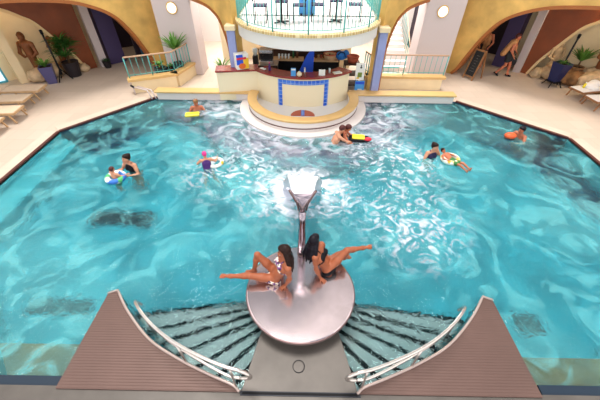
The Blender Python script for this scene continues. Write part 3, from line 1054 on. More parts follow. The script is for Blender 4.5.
# hand rails of the stairs
def stair_rail(sgn, label):
    t = thing('stair_handrail', label, 'handrail', (2.0 * sgn, 2.2, 0.06))
    up = [(-2.72, 2.75, 0.25), (-2.64, 2.59, 0.62), (-2.33, 2.28, 0.72), (-1.97, 2.02, 0.74), (-1.65, 1.85, 0.74), (-1.29, 1.70, 0.74), (-1.0, 1.60, 0.74), (-0.78, 1.55, 0.73), (-0.66, 1.53, 0.62), (-0.68, 1.56, 0.45), (-0.82, 1.58, 0.37)]
    lw = [(-0.82, 1.58, 0.37), (-1.02, 1.62, 0.36), (-1.43, 1.80, 0.36), (-2.0, 2.09, 0.36), (-2.35, 2.34, 0.33), (-2.55, 2.52, 0.1)]
    fx = lambda P: [(-x * sgn, y, z) for x, y, z in P]
    MB().tube(spline(fx(up), 6), 0.026, 10).build('upper_rail', chrome2_m, t, True)
    MB().tube(spline(fx(lw), 6), 0.022, 10).build('lower_rail', chrome2_m, t, True)
    for x, y, z in ((-0.93, 1.59, 0.73), (-1.75, 1.9, 0.73), (-2.5, 2.44, 0.66)):
        MB().tube(fx([(x, y, 0.0 if x > -1 else -0.45), (x, y, z)]), 0.019, 8).build('rail_post', chrome2_m, t, True)
stair_rail(-1, 'left curved double steel handrail above the pool steps')
stair_rail(1, 'right curved double steel handrail above the pool steps')

# ------------------------------------------------------------------ far edge: low walls and the bar bowl
BC = (0.0, 11.14)
for nm, x0, x1 in (('left', -5.6, -1.78), ('right', 1.78, 5.75)):
    struct(MB().box(((x0 + x1) / 2, 11.66, 0.1), (x1 - x0, 0.3, 0.28)).build('wall_far_low_' + nm, white_m))
    struct(MB().box(((x0 + x1) / 2 , 11.62, 0.28), (x1 - x0 + 0.1, 0.42, 0.08)).build('trim_%d' % (31 if nm == 'left' else 32), coping_m, None, False, 0.03))
struct(MB().arc(BC, 1.76, 2.0, PI * 0.93, 2.07 * PI, DEPTH, 0.3, 56).build('wall_bar_ring', white_m))
struct(MB().arc(BC, 1.70, 2.04, PI * 0.93, PI * 2.07, 0.29, 0.375, 56).build('trim_33', coping_m, None, False, 0.025))
struct(MB().arc(BC, 1.98, 2.34, PI * 0.95, 2.05 * PI, DEPTH, 0.01, 56).build('trim_34', white_m))
struct(MB().arc(BC, 1.99, 2.015, PI, 2 * PI, 0.08, 0.11, 56).build('trim_35', rim_m))
# half moon step
t = thing('half_round_step', 'half round terracotta step with a blue tile strip before the bar', 'step', (0, 10.5, 0.03))
pts = [(0.42 * math.cos(a), 10.6 + 0.42 * math.sin(a)) for a in np.linspace(PI, 2 * PI, 24)]
pts = [(x, 10.17 + (10.6 - y)) for x, y in pts]
MB().prism(pts, 0.03, 0.06).build('step_slab', redtile_m, t)
MB().box((0, 10.35, 0.066), (0.12, 0.4, 0.014)).build('tile_strip', bluetile_m, t)

# bar counter
CC, CR = (0, 13.2), 2.3
a0, a1 = PI * 1.5 - 0.85, PI * 1.5 + 0.82
t = thing('bar_counter', 'curved cream bar counter with dark red top and blue tile frame', 'bar counter', (0, 11.2, 0))
MB().arc(CC, CR - 0.35, CR, a0, a1, 0, 1.06, 40).build('counter_body', cream2_m, t)
MB().arc(CC, CR - 0.5, CR + 0.07, a0, a1 + 0.02, 1.06, 1.12, 40).build('counter_top', redtop_m, t)
am = PI * 1.5
fr = MB()
fr.arc(CC, CR, CR + 0.02, am - 0.40, am + 0.40, 0.84, 0.99, 20)
fr.arc(CC, CR, CR + 0.02, am - 0.40, am - 0.335, 0.02, 0.84, 4)
fr.arc(CC, CR, CR + 0.02, am + 0.335, am + 0.40, 0.02, 0.84, 4)
fr.build('tile_frame', bluetile2_m, t)
t = thing('side_counter', 'straight cream counter with red top left of the bar', 'bar counter', (-2.3, 11.6, 0))
rzc = math.atan2(0.32, 1.3)
MB().box((-2.45, 11.78, 0.53), (1.5, 0.5, 1.06), 0.15).build('counter_body', cream2_m, t)
MB().box((-2.45, 11.76, 1.09), (1.56, 0.6, 0.06), 0.15).build('counter_top', redtop_m, t, False, 0.01)

# balcony
BAL, BR = (0.12, 12.2), 2.4
ANG0, ANG1 = PI * 0.88, PI * 2.12
bo = MB()
bo.arc(BAL, 0.02, BR, PI, 2 * PI, 2.3, 2.66, 48)
bo.box((BAL[0], 14.6, 2.48), (BR * 2, 5.1, 0.36))
struct(bo.build('floor_balcony', whitefloor_m))
bo = MB().arc(BAL, 0.02, BR + 0.07, PI, 2 * PI, 2.665, 2.74, 48)
struct(bo.build('trim_36', mosaic_m))
bo = MB().arc(BAL, 0.01, BR - 0.12, PI, 2 * PI, 2.70, 2.75, 48).box((BAL[0], 14.6, 2.70), (BR * 2 - 0.2, 5.1, 0.1))
struct(bo.build('floor_upper', whitefloor_m))
t = thing('balcony_railing', 'teal railing of thin bars around the rounded balcony', 'railing', (BAL[0], BAL[1] - BR, 2.75))
angs = np.linspace(PI - 0.02, 2 * PI + 0.02, 57)
rr = BR - 0.03
MB().tube([(BAL[0] + rr * math.cos(a), BAL[1] + rr * math.sin(a), 3.72) for a in angs], 0.025, 8).build('top_rail', railwood_m, t, True)
MB().tube([(BAL[0] + rr * math.cos(a), BAL[1] + rr * math.sin(a), 2.84) for a in angs], 0.012, 6).build('bottom_rail', teal_m, t, True)
for i, a in enumerate(angs):
    x, y = BAL[0] + rr * math.cos(a), BAL[1] + rr * math.sin(a)
    if i % 8 == 4:
        MB().tube([(x, y, 2.74), (x, y, 3.72)], 0.024, 8).build('rail_post', teal_m, t, True)
    else:
        MB().tube([(x, y, 2.84), (x, y, 3.70)], 0.010, 6).build('baluster', teal_m, t, True)
for sx, nm in ((-1, 'left'), (1, 'right')):
    t = thing('side_railing', 'teal railing along the %s side of the upper floor' % nm, 'railing', (BAL[0] + sx * rr, 13.2, 2.75))
    MB().tube([(BAL[0] + sx * rr, 12.1, 3.72), (BAL[0] + sx * rr, 15.5, 3.72)], 0.025, 8).build('top_rail', railwood_m, t, True)
    MB().tube([(BAL[0] + sx * rr, 12.1, 2.84), (BAL[0] + sx * rr, 15.5, 2.84)], 0.012, 6).build('bottom_rail', teal_m, t, True)
    for i in range(24):
        y = 12.15 + i * 0.14
        MB().tube([(BAL[0] + sx * rr, y, 2.75), (BAL[0] + sx * rr, y, 3.70)], 0.012, 6).build('baluster', teal_m, t, True)

# upper floor furniture
def cafe_table(x, y, label):
    t = thing('cafe_table', label, 'table', (x, y, 2.75), 'tables on the balcony')
    MB().lathe([(0.36, 3.45), (0.37, 3.47), (0.36, 3.49)], (x, y, 0), 28).build('tabletop', whitefab_m, t)
    MB().tube([(x, y, 2.77), (x, y, 3.45)], 0.035, 10).build('table_leg', dark_m, t, True)
    for k in range(4):
        a = k * PI / 2 + 0.6
        MB().bar((x, y, 2.785), (x + 0.26 * math.cos(a), y + 0.26 * math.sin(a), 2.765), 0.05, 0.03).build('foot', dark_m, t)
cafe_table(-0.72, 11.15, 'left round cafe table behind the balcony railing')
cafe_table(1.02, 11.4, 'right round cafe table behind the balcony railing')
def cafe_chair(label):
    t = thing('cafe_chair', label, 'chair', (0, 0, 0), 'chairs on the balcony')
    MB().box((0, 0, 0.46), (0.42, 0.42, 0.04)).build('seat', navyfab_m, t, False, 0.012)
    MB().box((0, -0.2, 0.74), (0.4, 0.03, 0.3)).build('backrest', dark_m, t, False, 0.01)
    for sx in (-1, 1):
        for sy in (-1, 1):
            MB().tube([(sx * 0.19, sy * 0.19, 0.0), (sx * 0.18, sy * 0.18, 0.9 if sy < 0 else 0.45)], 0.014, 8).build('leg', dark_m, t, True)
        MB().tube([(sx * 0.2, -0.18, 0.64), (sx * 0.22, 0.16, 0.64), (sx * 0.2, 0.18, 0.45)], 0.012, 8).build('armrest', dark_m, t, True)
    return t
ch_spots = [(-1.38, 11.2, -PI / 2, 'dark cafe chair at the outer left of the balcony'),
            (-0.16, 11.3, PI / 2, 'dark cafe chair right of the left balcony table'),
            (-0.75, 11.85, PI, 'dark cafe chair behind the left balcony table'),
            (0.42, 11.45, -PI / 2, 'dark cafe chair left of the right balcony table'),
            (1.62, 11.55, PI / 2, 'dark cafe chair at the outer right of the balcony'),
            (1.05, 12.1, PI, 'dark cafe chair behind the right balcony table')]
c0 = None
for x, y, rz, lb in ch_spots:
    if c0 is None:
        c0 = cafe_chair(lb)
        c0.location = (x, y, 2.75)
        c0.rotation_euler = (0, 0, rz)
    else:
        copy_tree(c0, (x, y, 2.75), rz, None, lb)
t = thing('blue_screen', 'blue upright panel between the balcony tables', 'screen', (0.09, 12.3, 2.75))
MB().box((0.09, 12.3, 3.25), (0.55, 0.06, 1.0)).build('panel', lightblue_m, t, False, 0.01)
for sx in (-1, 1):
    MB().box((0.09 + sx * 0.2, 12.3, 2.77), (0.06, 0.3, 0.04)).build('foot', dark_m, t)

# ------------------------------------------------------------------ arcades
def arch_wall(nm, org, d, pts, m, trim_m, trim_nm, left, right, top, thick, band, front_n):
    """wall in the plane through org along d, with an arch opening whose outline is pts (s, z)"""
    d = Vector((*d, 0)).normalized()
    n = Vector((*front_n, 0)).normalized()
    O_ = Vector((*org, 0))
    poly = [(right, 0.0)] + [tuple(p) for p in pts]
    if left > pts[-1][0] + 1e-3: poly += [(left, 0.0)] if pts[-1][1] < 0.01 else [(left, pts[-1][1])]
    poly += [(left, top), (right, top)]
    N_ = len(poly)
    P3 = lambda s_, z, off: O_ + d * s_ + n * off + Vector((0, 0, z))
    vs = [P3(a, z, 0) for a, z in poly] + [P3(a, z, -thick) for a, z in poly]
    fs = [tuple(range(N_)), tuple(range(N_, 2 * N_))[::-1]] + [(i, N_ + i, N_ + (i + 1) % N_, (i + 1) % N_) for i in range(N_)]
    w = link_mesh(nm, vs, fs, m)
    bm = bmesh.new()
    bm.from_mesh(w.data)
    bmesh.ops.recalc_face_normals(bm, faces=bm.faces)
    bm.to_mesh(w.data)
    bm.free()
    struct(w)
    # band along the opening
    vs, fs = [], []
    M = len(pts)
    for i, (a, z) in enumerate(pts):
        p0 = Vector((pts[max(i - 1, 0)]))
        p1 = Vector((pts[min(i + 1, M - 1)]))
        tdir = (p1 - p0).normalized()
        nn = Vector((-tdir.y, tdir.x))
        for q, off in ((-0.01, 0.03), (band, 0.03), (band, -0.02), (-0.01, -thick - 0.01)):
            vs.append(P3(a + (-nn.x if False else nn.x) * q, max(0, z + nn.y * q), off))
    for i in range(M - 1):
        for k in range(4):
            l = (k + 1) % 4
            fs.append((i * 4 + k, i * 4 + l, i * 4 + 4 + l, i * 4 + 4 + k))
    tr = link_mesh(trim_nm, vs, fs, trim_m)
    bm = bmesh.new()
    bm.from_mesh(tr.data)
    bmesh.ops.recalc_face_normals(bm, faces=bm.faces)
    bm.to_mesh(tr.data)
    bm.free()
    struct(tr)

def sp2(pts, n=6):
    return [(p.x, max(p.y, 0.0)) for p in spline([(a, b, 0) for a, b in pts], n)]
half = [(0, 0), (0.2, 0.3), (0.42, 0.85), (0.82, 1.72), (1.34, 2.38), (2.28, 2.84), (3.37, 3.05), (4.6, 3.14)]
full = sp2(half + [(9.2 - a, z) for a, z in half[-2::-1]])
halfB = [(0, 0), (0.21, 0.57), (0.54, 1.16), (1.05, 1.99), (1.4, 2.28), (1.87, 2.58), (2.7, 2.86), (3.6, 2.95)]
fullB = sp2(halfB + [(7.2 - a, z) for a, z in halfB[-2::-1]])
q = math.sqrt(0.5)
arch_wall('wall_left_arcade', (-6.51, 14.49), (-q, -q), full, yellow_m, archtrim_m, 'trim_41', 9.9, -1.0, 3.9, 0.4, 0.1, (q, -q))
arch_wall('wall_right_arcade', (6.76, 14.54), (q, -q), full, yellow_m, archtrim_m, 'trim_42', 9.9, -0.9, 3.9, 0.4, 0.1, (-q, -q))
arch_wall('wall_left_inner', (-9.91, 14.39), (-q, -q), fullB, brown_m, creamtrim_m, 'trim_43', 7.8, -0.5, 3.8, 0.3, 0.1, (q, -q))
arch_wall('wall_right_inner', (10.28, 14.65), (q, -q), fullB, brown_m, creamtrim_m, 'trim_44', 7.8, -0.5, 3.8, 0.3, 0.1, (-q, -q))
Cpts = sp2([(0, 0), (0.0, 0.95), (0.06, 1.76), (0.36, 2.42), (0.7, 2.68), (1.2, 2.83), (2.2, 2.9), (2.6, 2.9)], 5)
arch_wall('wall_far_left_arch', (-2.73, 12.18), (-q, q), Cpts, yellow_m, archtrim_m, 'trim_45', 2.6, -0.42, 3.9, 0.3, 0.09, (-q, -q))
arch_wall('wall_far_right_arch', (3.0, 12.25), (q, q), Cpts, yellow_m, archtrim_m, 'trim_46', 2.6, -0.42, 3.9, 0.3, 0.09, (q, -q))

# columns, posts
for nm, x, lb in (('left', -5.2, 0), ('right', 5.48, 0)):
    struct(MB().box((x, 14.5, 2.0), (1.5, 1.0, 4.0)).build('column_' + nm, pillarwhite_m, None, False, 0.02))
    t = thing('round_wall_lamp', 'round glowing wall lamp on the %s white column' % nm, 'lamp', (x + (0.02 if nm == 'left' else -0.1), 14.0, 2.58))
    lx = x + (0.02 if nm == 'left' else -0.1)
    rim_b, gl = MB(), MB()
    MB().tube([(lx + 0.2 * math.cos(a), 13.97, 2.58 + 0.2 * math.sin(a)) for a in np.linspace(0, 2 * PI, 28, False)], 0.025, 8, closed=True).build('lamp_rim', coping_m, t, True)
    gl.ball((lx, 13.98, 2.58), (0.19, 0.07, 0.19), 20, 10)
    gl.build('lamp_glass', lampglow_m, t, True)
for nm, x, y in (('left', -9.32, 14.95), ('right', 9.98, 15.02)):
    struct(MB().box((x, y, 1.9), (0.3 if nm == 'left' else 0.42, 0.3, 3.8), PI / 4).build('column_post_' + nm, pillarwhite_m))
for nm, x, y in (('left', -9.05, 15.6), ('right', 9.6, 15.85)):
    struct(MB().box((x, y, 1.9), (0.7, 0.6, 3.8), PI / 4).build('column_purple_' + nm, purple_m))
for nm, x in (('left', -2.53), ('right', 2.74)):
    struct(MB().box((x, 11.92, 1.18), (0.27, 0.3, 2.36)).build('column_lavender_' + nm, lav_m))
    struct(MB().box((x + (0.0), 11.9, 2.43), (0.36, 0.4, 0.16)).build('trim_%d' % (51 if nm == 'left' else 52), cream_m, None, False, 0.02))

# dark corridor behind the arcades
for sx, nm in ((-1, 'left'), (1, 'right')):
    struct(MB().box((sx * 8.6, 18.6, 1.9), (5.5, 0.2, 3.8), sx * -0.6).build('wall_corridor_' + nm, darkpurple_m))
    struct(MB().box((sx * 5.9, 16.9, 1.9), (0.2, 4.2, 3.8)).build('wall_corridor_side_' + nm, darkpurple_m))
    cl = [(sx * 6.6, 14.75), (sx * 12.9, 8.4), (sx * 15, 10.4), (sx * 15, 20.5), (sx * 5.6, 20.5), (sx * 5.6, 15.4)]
    struct(MB().prism(cl, 3.82, 3.95).build('ceiling_shade_corridor_' + nm, cream_m))  # unseen ceiling slab, put in to keep corridor and alcove dark
    # alcove behind inner arch
    a = Vector((sx * 9.75, 15.3, 0)) if sx < 0 else Vector((sx * 10.1, 15.5, 0))
    d = Vector((sx * q, -q, 0))
    n = Vector((-sx * q, -q, 0))
    c = a + d * 2.6 - n * 0.35
    ang = math.atan2(d.y, d.x)
    struct(MB().box((c.x, c.y, 1.9), (6.4, 0.15, 3.8), ang).build('wall_alcove_' + nm, cream_m))
struct(MB().box((-7.75, 16.6, 1.25), (0.9, 0.08, 2.5), 0.7).build('door_1', tealpanel_m))
struct(MB().box((-8.2, 16.3, 1.3), (0.25, 0.2, 2.6), 0.7).build('trim_53', darkpurple_m))
struct(MB().box((-11.72, 12.92, 1.6), (0.34, 0.3, 3.2), -0.7).build('column_cream_left', cream_m))
# left window, daylight outside
t = MB().box((-12.75, 12.0, 1.5), (1.7, 0.04, 2.6), PI / 4).build('window_1', glass_m)
struct(t)
wf_ = MB()
for off in (-0.86, 0.0, 0.86):
    wf_.box((-12.75 + off * q + 0.02, 12.0 + off * q - 0.02, 1.5), (0.07, 0.09, 2.7), PI / 4)
for z in (0.16, 1.4, 2.84):
    wf_.box((-12.75 + 0.02, 12.0 - 0.02, z), (1.75, 0.09, 0.07), PI / 4)
struct(wf_.build('window_1_frame', tealframe_m))

# bright hall behind the arches
struct(MB().box((0, 19.2, 2.6), (12.0, 0.2, 5.2)).build('wall_back', white_m))
struct(MB().box((-3.1, 16.2, 1.9), (1.7, 0.15, 3.8), 0.35).build('wall_back_cream', cream2_m))
struct(MB().box((0, 15.2, 1.15), (4.3, 0.15, 2.3)).build('wall_bar_back', cream_m))

# parapet planters with railings
def parapet(pts, nm, tn, rail_pts, rlabel, post_n):
    for i in range(len(pts) - 1):
        a, b = Vector((*pts[i], 0)), Vector((*pts[i + 1], 0))
    mb, cp = MB(), MB()
    P = [Vector((*p, 0)) for p in pts]
    for i in range(len(P) - 1):
        mb.bar(P[i] + Vector((0, 0, 0.23)), P[i + 1] + Vector((0, 0, 0.23)), 0.24, 0.46)
        dd = (P[i + 1] - P[i]).normalized() * 0.1
        cp.bar(P[i] + Vector((0, 0, 0.5)) - dd, P[i + 1] + Vector((0, 0, 0.5)) + dd, 0.34, 0.09)
    struct(mb.build(nm, cream_m))
    struct(cp.build(tn, coping_m))
    t = thing('terrace_railing', rlabel, 'railing', (*rail_pts[0], 0.55))
    R = [Vector((*p, 0)) for p in rail_pts]
    MB().tube([r + Vector((0, 0, 1.3)) for r in R], 0.03, 8).build('top_rail', railwood_m, t, True)
    MB().tube([r + Vector((0, 0, 0.64)) for r in R], 0.014, 6).build('bottom_rail', teal_m, t, True)
    k = 0
    for i in range(len(R) - 1):
        L_ = (R[i + 1] - R[i]).length
        n_ = max(2, int(L_ / post_n))
        for j in range(n_ + (1 if i == len(R) - 2 else 0)):
            p = R[i].lerp(R[i + 1], j / n_)
            if j in (0, n_) or j == n_ // 2:
                MB().tube([p + Vector((0, 0, 0.5)), p + Vector((0, 0, 1.3))], 0.022, 8).build('rail_post', teal_m, t, True)
            else:
                MB().tube([p + Vector((0, 0, 0.6)), p + Vector((0, 0, 1.29))], 0.011, 6).build('baluster', teal_m, t, True)
parapet([(-6.72, 12.05), (-5.2, 12.75), (-4.85, 14.1)], 'wall_terrace_left', 'trim_54', [(-6.75, 12.1), (-5.2, 12.82), (-4.92, 14.0)], 'teal railing with pale handrail before the left white column', 0.2)
parapet([(2.5, 13.2), (2.62, 12.85), (5.62, 12.8)], 'wall_terrace_right', 'trim_55', [(2.5, 13.25), (2.6, 12.88), (5.66, 12.86)], 'teal railing with pale handrail before the right white column', 0.2)

# stair behind the right arch
t = thing('white_staircase', 'white staircase with teal railing seen through the right arch', 'stairs', (4.0, 15.5, 0))
for k in range(9):
    MB().box((4.15 - 0.02 * k, 15.0 + 0.26 * k, 0.09 + 0.17 * k), (1.3, 0.34, 0.17)).build('step', white_m, t)
rp = [(3.55 + 0.0 * k, 15.0 + 0.26 * k, 0.17 * k) for k in range(9)]
MB().tube([(x, y, z + 1.0) for x, y, z in rp], 0.025, 8).build('handrail', railwood_m, t, True)
for x, y, z in rp:
    for e in (0, 0.13):
        MB().tube([(x, y + e, z + 0.1), (x, y + e, z + 1.0 + e * 0.6)], 0.013, 6).build('baluster', teal_m, t, True)
MB().tube([(4.75, y, z + 1.0) for x, y, z in rp], 0.025, 8).build('handrail', railwood_m, t, True)
for x, y, z in rp:
    MB().tube([(4.75, y, z + 0.1), (4.75, y, z + 1.0)], 0.013, 6).build('baluster', teal_m, t, True)
for k, (x, y) in enumerate(((3.5, 14.2), (3.4, 13.9))):
    t = thing('stone_ledge', ('rear' if k == 0 else 'front') + ' pale ledge with a green edge behind the right railing', 'ledge', (x, y, 0))
    MB().box((x, y, 0.2 - 0.08 * k), (1.3, 0.22, 0.4 - 0.16 * k)).build('ledge_block', white_m, t)
    MB().box((x, y - 0.1, 0.41 - 0.16 * k), (1.32, 0.06, 0.04)).build('ledge_edge', teal_m, t)

# ------------------------------------------------------------------ things on and behind the bar
t = thing('display_box', 'blue, white and yellow printed display box on the side counter', 'display box', (-2.25, 11.75, 1.12))
bm_ = Matrix.Rotation(0.45, 3, 'Z')
bc = Vector((-2.25, 11.72, 1.38))
def on_box(dx, dz, w, h, m, nm, off=0.006, side=False):
    if not side:
        c = bc + bm_ @ Vector((dx, -0.155 - off, dz))
        MB().box(c, (w, 0.006, h), M=bm_).build(nm, m, t)
MB().box(bc, (0.46, 0.3, 0.52), M=bm_).build('box', whitep_m, t, False, 0.012)
on_box(-0.10, 0.08, 0.24, 0.34, bluep_m, 'blue_field')
on_box(0.12, -0.06, 0.2, 0.36, yellowp_m, 'yellow_field')
on_box(-0.04, 0.12, 0.36, 0.07, redp_m, 'red_stripe', 0.012)
c = bc + bm_ @ Vector((-0.03, -0.168, -0.14))
vs = [c + bm_ @ Vector((0.13 * math.cos(a), 0, 0.10 * math.sin(a))) for a in np.linspace(0, 2 * PI, 24, False)]
vs2 = [v + bm_ @ Vector((0, 0.008, 0)) for v in vs]
link_mesh('orange_disc', vs + vs2, [tuple(range(24)), tuple(range(24, 48))[::-1]] + [(i, i + 24, (i + 1) % 24 + 24, (i + 1) % 24) for i in range(24)], orangep_m, t)
MB().box(bc + bm_ @ Vector((0.235, 0.0, -0.02)), (0.01, 0.2, 0.3), M=bm_).build('side_print', dark_m, t)

def counter_pos(a, r=2.2):
    return CC[0] + r * math.cos(PI * 1.5 + a), CC[1] + r * math.sin(PI * 1.5 + a)
x, y = counter_pos(-0.16)
t = thing('menu_card', 'light blue menu card standing on the red counter top', 'menu', (x, y, 1.12))
MB().box((x, y, 1.25), (0.17, 0.05, 0.26)).build('card', lightblue_m, t)
MB().box((x, y - 0.027, 1.34), (0.15, 0.004, 0.05)).build('card_heading', whitep_m, t)
x, y = counter_pos(-0.065)
t = thing('sugar_pot', 'cream round pot on the counter beside the blue menu', 'pot', (x, y, 1.12))
MB().lathe([(0.05, 1.12), (0.09, 1.16), (0.09, 1.22), (0.06, 1.25)], (x, y, 0), 16).build('pot_body', cream2_m, t, True)
MB().ball((x, y, 1.26), (0.055, 0.055, 0.025)).build('lid', cream2_m, t, True)
x, y = counter_pos(0.02)
t = thing('tap_column', 'slim grey beer tap column on the bar counter', 'tap', (x, y, 1.12))
MB().tube([(x, y, 1.12), (x, y, 1.42)], 0.03, 10).build('tap_body', machine_m, t, True)
MB().bar((x, y, 1.40), (x, y + 0.09, 1.36), 0.025).build('tap_handle', dark_m, t)
x, y = counter_pos(0.3)
t = thing('price_card', 'white folded card standing near the counter right end', 'card', (x, y, 1.12))
MB().box((x - 0.05, y, 1.22), (0.12, 0.02, 0.2), -0.2).build('left_leaf', whitep_m, t)
MB().box((x + 0.06, y, 1.22), (0.1, 0.02, 0.2), 0.4).build('right_leaf', whitep_m, t)
x, y = counter_pos(0.58)
t = thing('paper_stack', 'pale papers lying on the right end of the counter', 'papers', (x, y, 1.12))
MB().box((x, y, 1.13), (0.3, 0.2, 0.02), 0.3).build('papers', yellowp_m if False else cream2_m, t)
MB().box((x + 0.02, y, 1.145), (0.26, 0.18, 0.01), 0.5).build('top_sheet', whitep_m, t)
x, y = counter_pos(0.47, 2.05)
t = thing('glass_tumbler', 'clear tumbler on the counter right of the white card', 'glass', (x, y, 1.12))
MB().lathe([(0.032, 1.12), (0.04, 1.27), (0.036, 1.27), (0.03, 1.14)], (x, y, 0), 14).build('tumbler_body', glassw_m, t, True)
x, y = counter_pos(-0.62, 2.1)
t = thing('small_bottle', 'small violet bottle standing on the bar counter at left', 'bottle', (x, y, 1.12))
MB().lathe([(0.04, 1.12), (0.04, 1.28), (0.018, 1.33), (0.018, 1.38)], (x, y, 0), 12).build('bottle_body', violet_m, t, True)
MB().lathe([(0.02, 1.38), (0.02, 1.41)], (x, y, 0), 10).build('bottle_cap', pink_m, t)
for k, a in enumerate((-0.78, -0.72)):
    x, y = counter_pos(a, 2.16)
    t = thing('saucer', ('outer' if k == 0 else 'inner') + ' pale saucer at the left end of the curved counter', 'saucer', (x, y, 1.12), 'saucers on the bar counter')
    MB().lathe([(0.03, 1.12), (0.075, 1.145), (0.07, 1.15), (0.02, 1.13)], (x, y, 0), 18).build('saucer_dish', whitep_m, t, True)

# back bar
t = thing('back_bar', 'wooden back bar shelf unit under the balcony', 'shelf unit', (0, 14.7, 0))
MB().box((-0.2, 14.75, 0.5), (3.6, 0.5, 1.0)).build('base_cabinet', darkwood_m, t)
MB().box((-0.2, 14.7, 1.03), (3.7, 0.62, 0.06)).build('worktop', palewood_m, t)
MB().box((-0.2, 14.85, 1.5), (3.6, 0.3, 0.05)).build('shelf', palewood_m, t)
MB().box((-0.2, 14.85, 1.95), (3.6, 0.3, 0.05)).build('shelf', palewood_m, t)
for x in (-1.95, 0.1, 1.55):
    MB().box((x, 14.85, 1.5), (0.06, 0.3, 0.95)).build('upright', palewood_m, t)
t = thing('under_bar_shelf', 'low wooden work shelf inside the bar', 'shelf', (0, 13.3, 0))
MB().box((-0.75, 13.35, 0.95), (1.5, 0.4, 0.06)).build('worktop', palewood_m, t)
MB().box((-0.75, 13.4, 0.46), (1.5, 0.35, 0.92)).build('cabinet', black_m, t)
MB().box((0.9, 13.3, 0.95), (1.0, 0.4, 0.06)).build('worktop', palewood_m, t)
MB().box((0.9, 13.35, 0.46), (1.0, 0.35, 0.92)).build('cabinet', black_m, t)
t = thing('blue_sail_sign', 'blue triangular sail sign standing in the bar', 'sign', (0.15, 12.2, 0))
vs = [(-0.2, 12.3, 0.75), (0.36, 12.3, 0.75), (0.40, 12.3, 1.75), (0.12, 12.3, 1.42)]
vs2 = [(x, y + 0.05, z) for x, y, z in vs]
link_mesh('sail', vs + vs2, [(0, 1, 2, 3), (7, 6, 5, 4), (0, 4, 5, 1), (1, 5, 6, 2), (2, 6, 7, 3), (3, 7, 4, 0)], bluep_m, t)
MB().tube([(0.36, 12.33, 0.0), (0.36, 12.33, 1.0)], 0.02, 8).build('stand', dark_m, t, True)
MB().box((0.36, 12.33, 0.02), (0.3, 0.3, 0.04)).build('foot', dark_m, t)
def machine(x, y, z, label, w=0.5):
    t = thing('coffee_machine', label, 'coffee machine', (x, y, z))
    MB().box((x, y, z + 0.06), (w, 0.4, 0.12)).build('drip_base', machine_m, t, False, 0.01)
    MB().box((x, y + 0.12, z + 0.28), (w, 0.18, 0.34)).build('housing', dark_m, t, False, 0.01)
    MB().box((x, y, z + 0.46), (w, 0.42, 0.12)).build('top', machine_m, t, False, 0.015)
    for q_ in (-0.13, 0.13):
        MB().tube([(x + q_, y - 0.1, z + 0.4), (x + q_, y - 0.1, z + 0.3)], 0.03, 8).build('spout', dark_m, t, True)
        MB().bar((x + q_, y - 0.1, z + 0.31), (x + q_, y - 0.26, z + 0.29), 0.025).build('handle', black_m, t)
machine(-1.45, 12.75, 0.98, 'steel coffee machine at the left of the bar')
t = thing('bar_cabinet', 'dark cabinet carrying the coffee machine in the bar', 'cabinet', (-1.5, 12.8, 0))
MB().box((-1.5, 12.8, 0.47), (0.95, 0.5, 0.94)).build('body', darkwood_m, t)
MB().box((-1.5, 12.8, 0.96), (1.0, 0.54, 0.04)).build('worktop', machine_m, t)
for x, m_, lb in ((-1.42, bottleg_m, 'green bottle left of the brown one on the low bar work shelf'), (-1.29, bottleb_m, 'brown bottle between the green bottles and the bar glasses'),
                  (-0.42, bottleg_m, 'lone green bottle right of the glasses on the low bar work shelf'), (-0.26, bottleb_m, 'brown bottle at the right end of the low bar work shelf')):
    t = thing('liquor_bottle', lb, 'bottle', (x, 13.4, 0.98), 'bottles on the bar work shelf')
    MB().lathe([(0.045, 0.98), (0.045, 1.17), (0.017, 1.23), (0.017, 1.3)], (x, 13.4, 0), 10).build('bottle_body', m_, t, True)
    MB().lathe([(0.019, 1.3), (0.019, 1.325)], (x, 13.4, 0), 8).build('bottle_cap', dark_m, t)
for x, y, z, rx, m_, lb in ((1.05, 13.2, 0.98, 0.24, basket_m, 'round pale basket with a red rim on the bar work shelf'), (1.95, 12.95, 0.98, 0.22, redbasket_m, 'reddish basket beside the blue bags at the bar end')):
    t = thing('bread_basket', lb, 'basket', (x, y, z))
    MB().lathe([(rx * 0.8, z), (rx, z + 0.12), (rx * 1.02, z + 0.22), (rx * 0.9, z + 0.22), (rx * 0.75, z + 0.04)], (x, y, 0), 20).build('basket_bowl', m_, t, True)
    MB().tube([(x + rx * 1.02 * math.cos(a), y + rx * 1.02 * math.sin(a), z + 0.23) for a in np.linspace(0, 2 * PI, 24, False)], 0.025, 6, closed=True).build('rim', redbasket_m, t, True)
t = thing('bar_trolley', 'dark trolley with shelves at the right end of the bar', 'trolley', (1.95, 12.95, 0))
for z in (0.15, 0.55, 0.955):
    MB().box((1.93, 12.95, z), (0.62, 0.5, 0.05)).build('shelf', darkwood_m, t)
for sx in (-1, 1):
    for sy in (-1, 1):
        MB().box((1.93 + sx * 0.28, 12.95 + sy * 0.22, 0.47), (0.04, 0.04, 0.94)).build('leg', dark_m, t)
sdfbag = [('ell', (1.5, 13.2, 1.14), (0.22, 0.15, 0.17), ((1, 0, 0), (0, 1, 0), (0, 0, 1))), ('ell', (1.68, 13.15, 1.22), (0.13, 0.13, 0.16), ((1, 0, 0), (0, 1, 0), (0, 0, 1)))]
t = thing('blue_bag', 'crumpled blue bag with black strap on the bar shelf', 'bag', (1.5, 13.2, 0.98))
sdf_obj('bag_body', sdfbag, bluefab_m, t, 0.025, 0.05)
MB().tube([(1.36, 13.08, 1.2), (1.45, 13.02, 1.34), (1.6, 13.02, 1.3), (1.66, 13.05, 1.15)], 0.02, 6).build('strap', black_m, t, True)
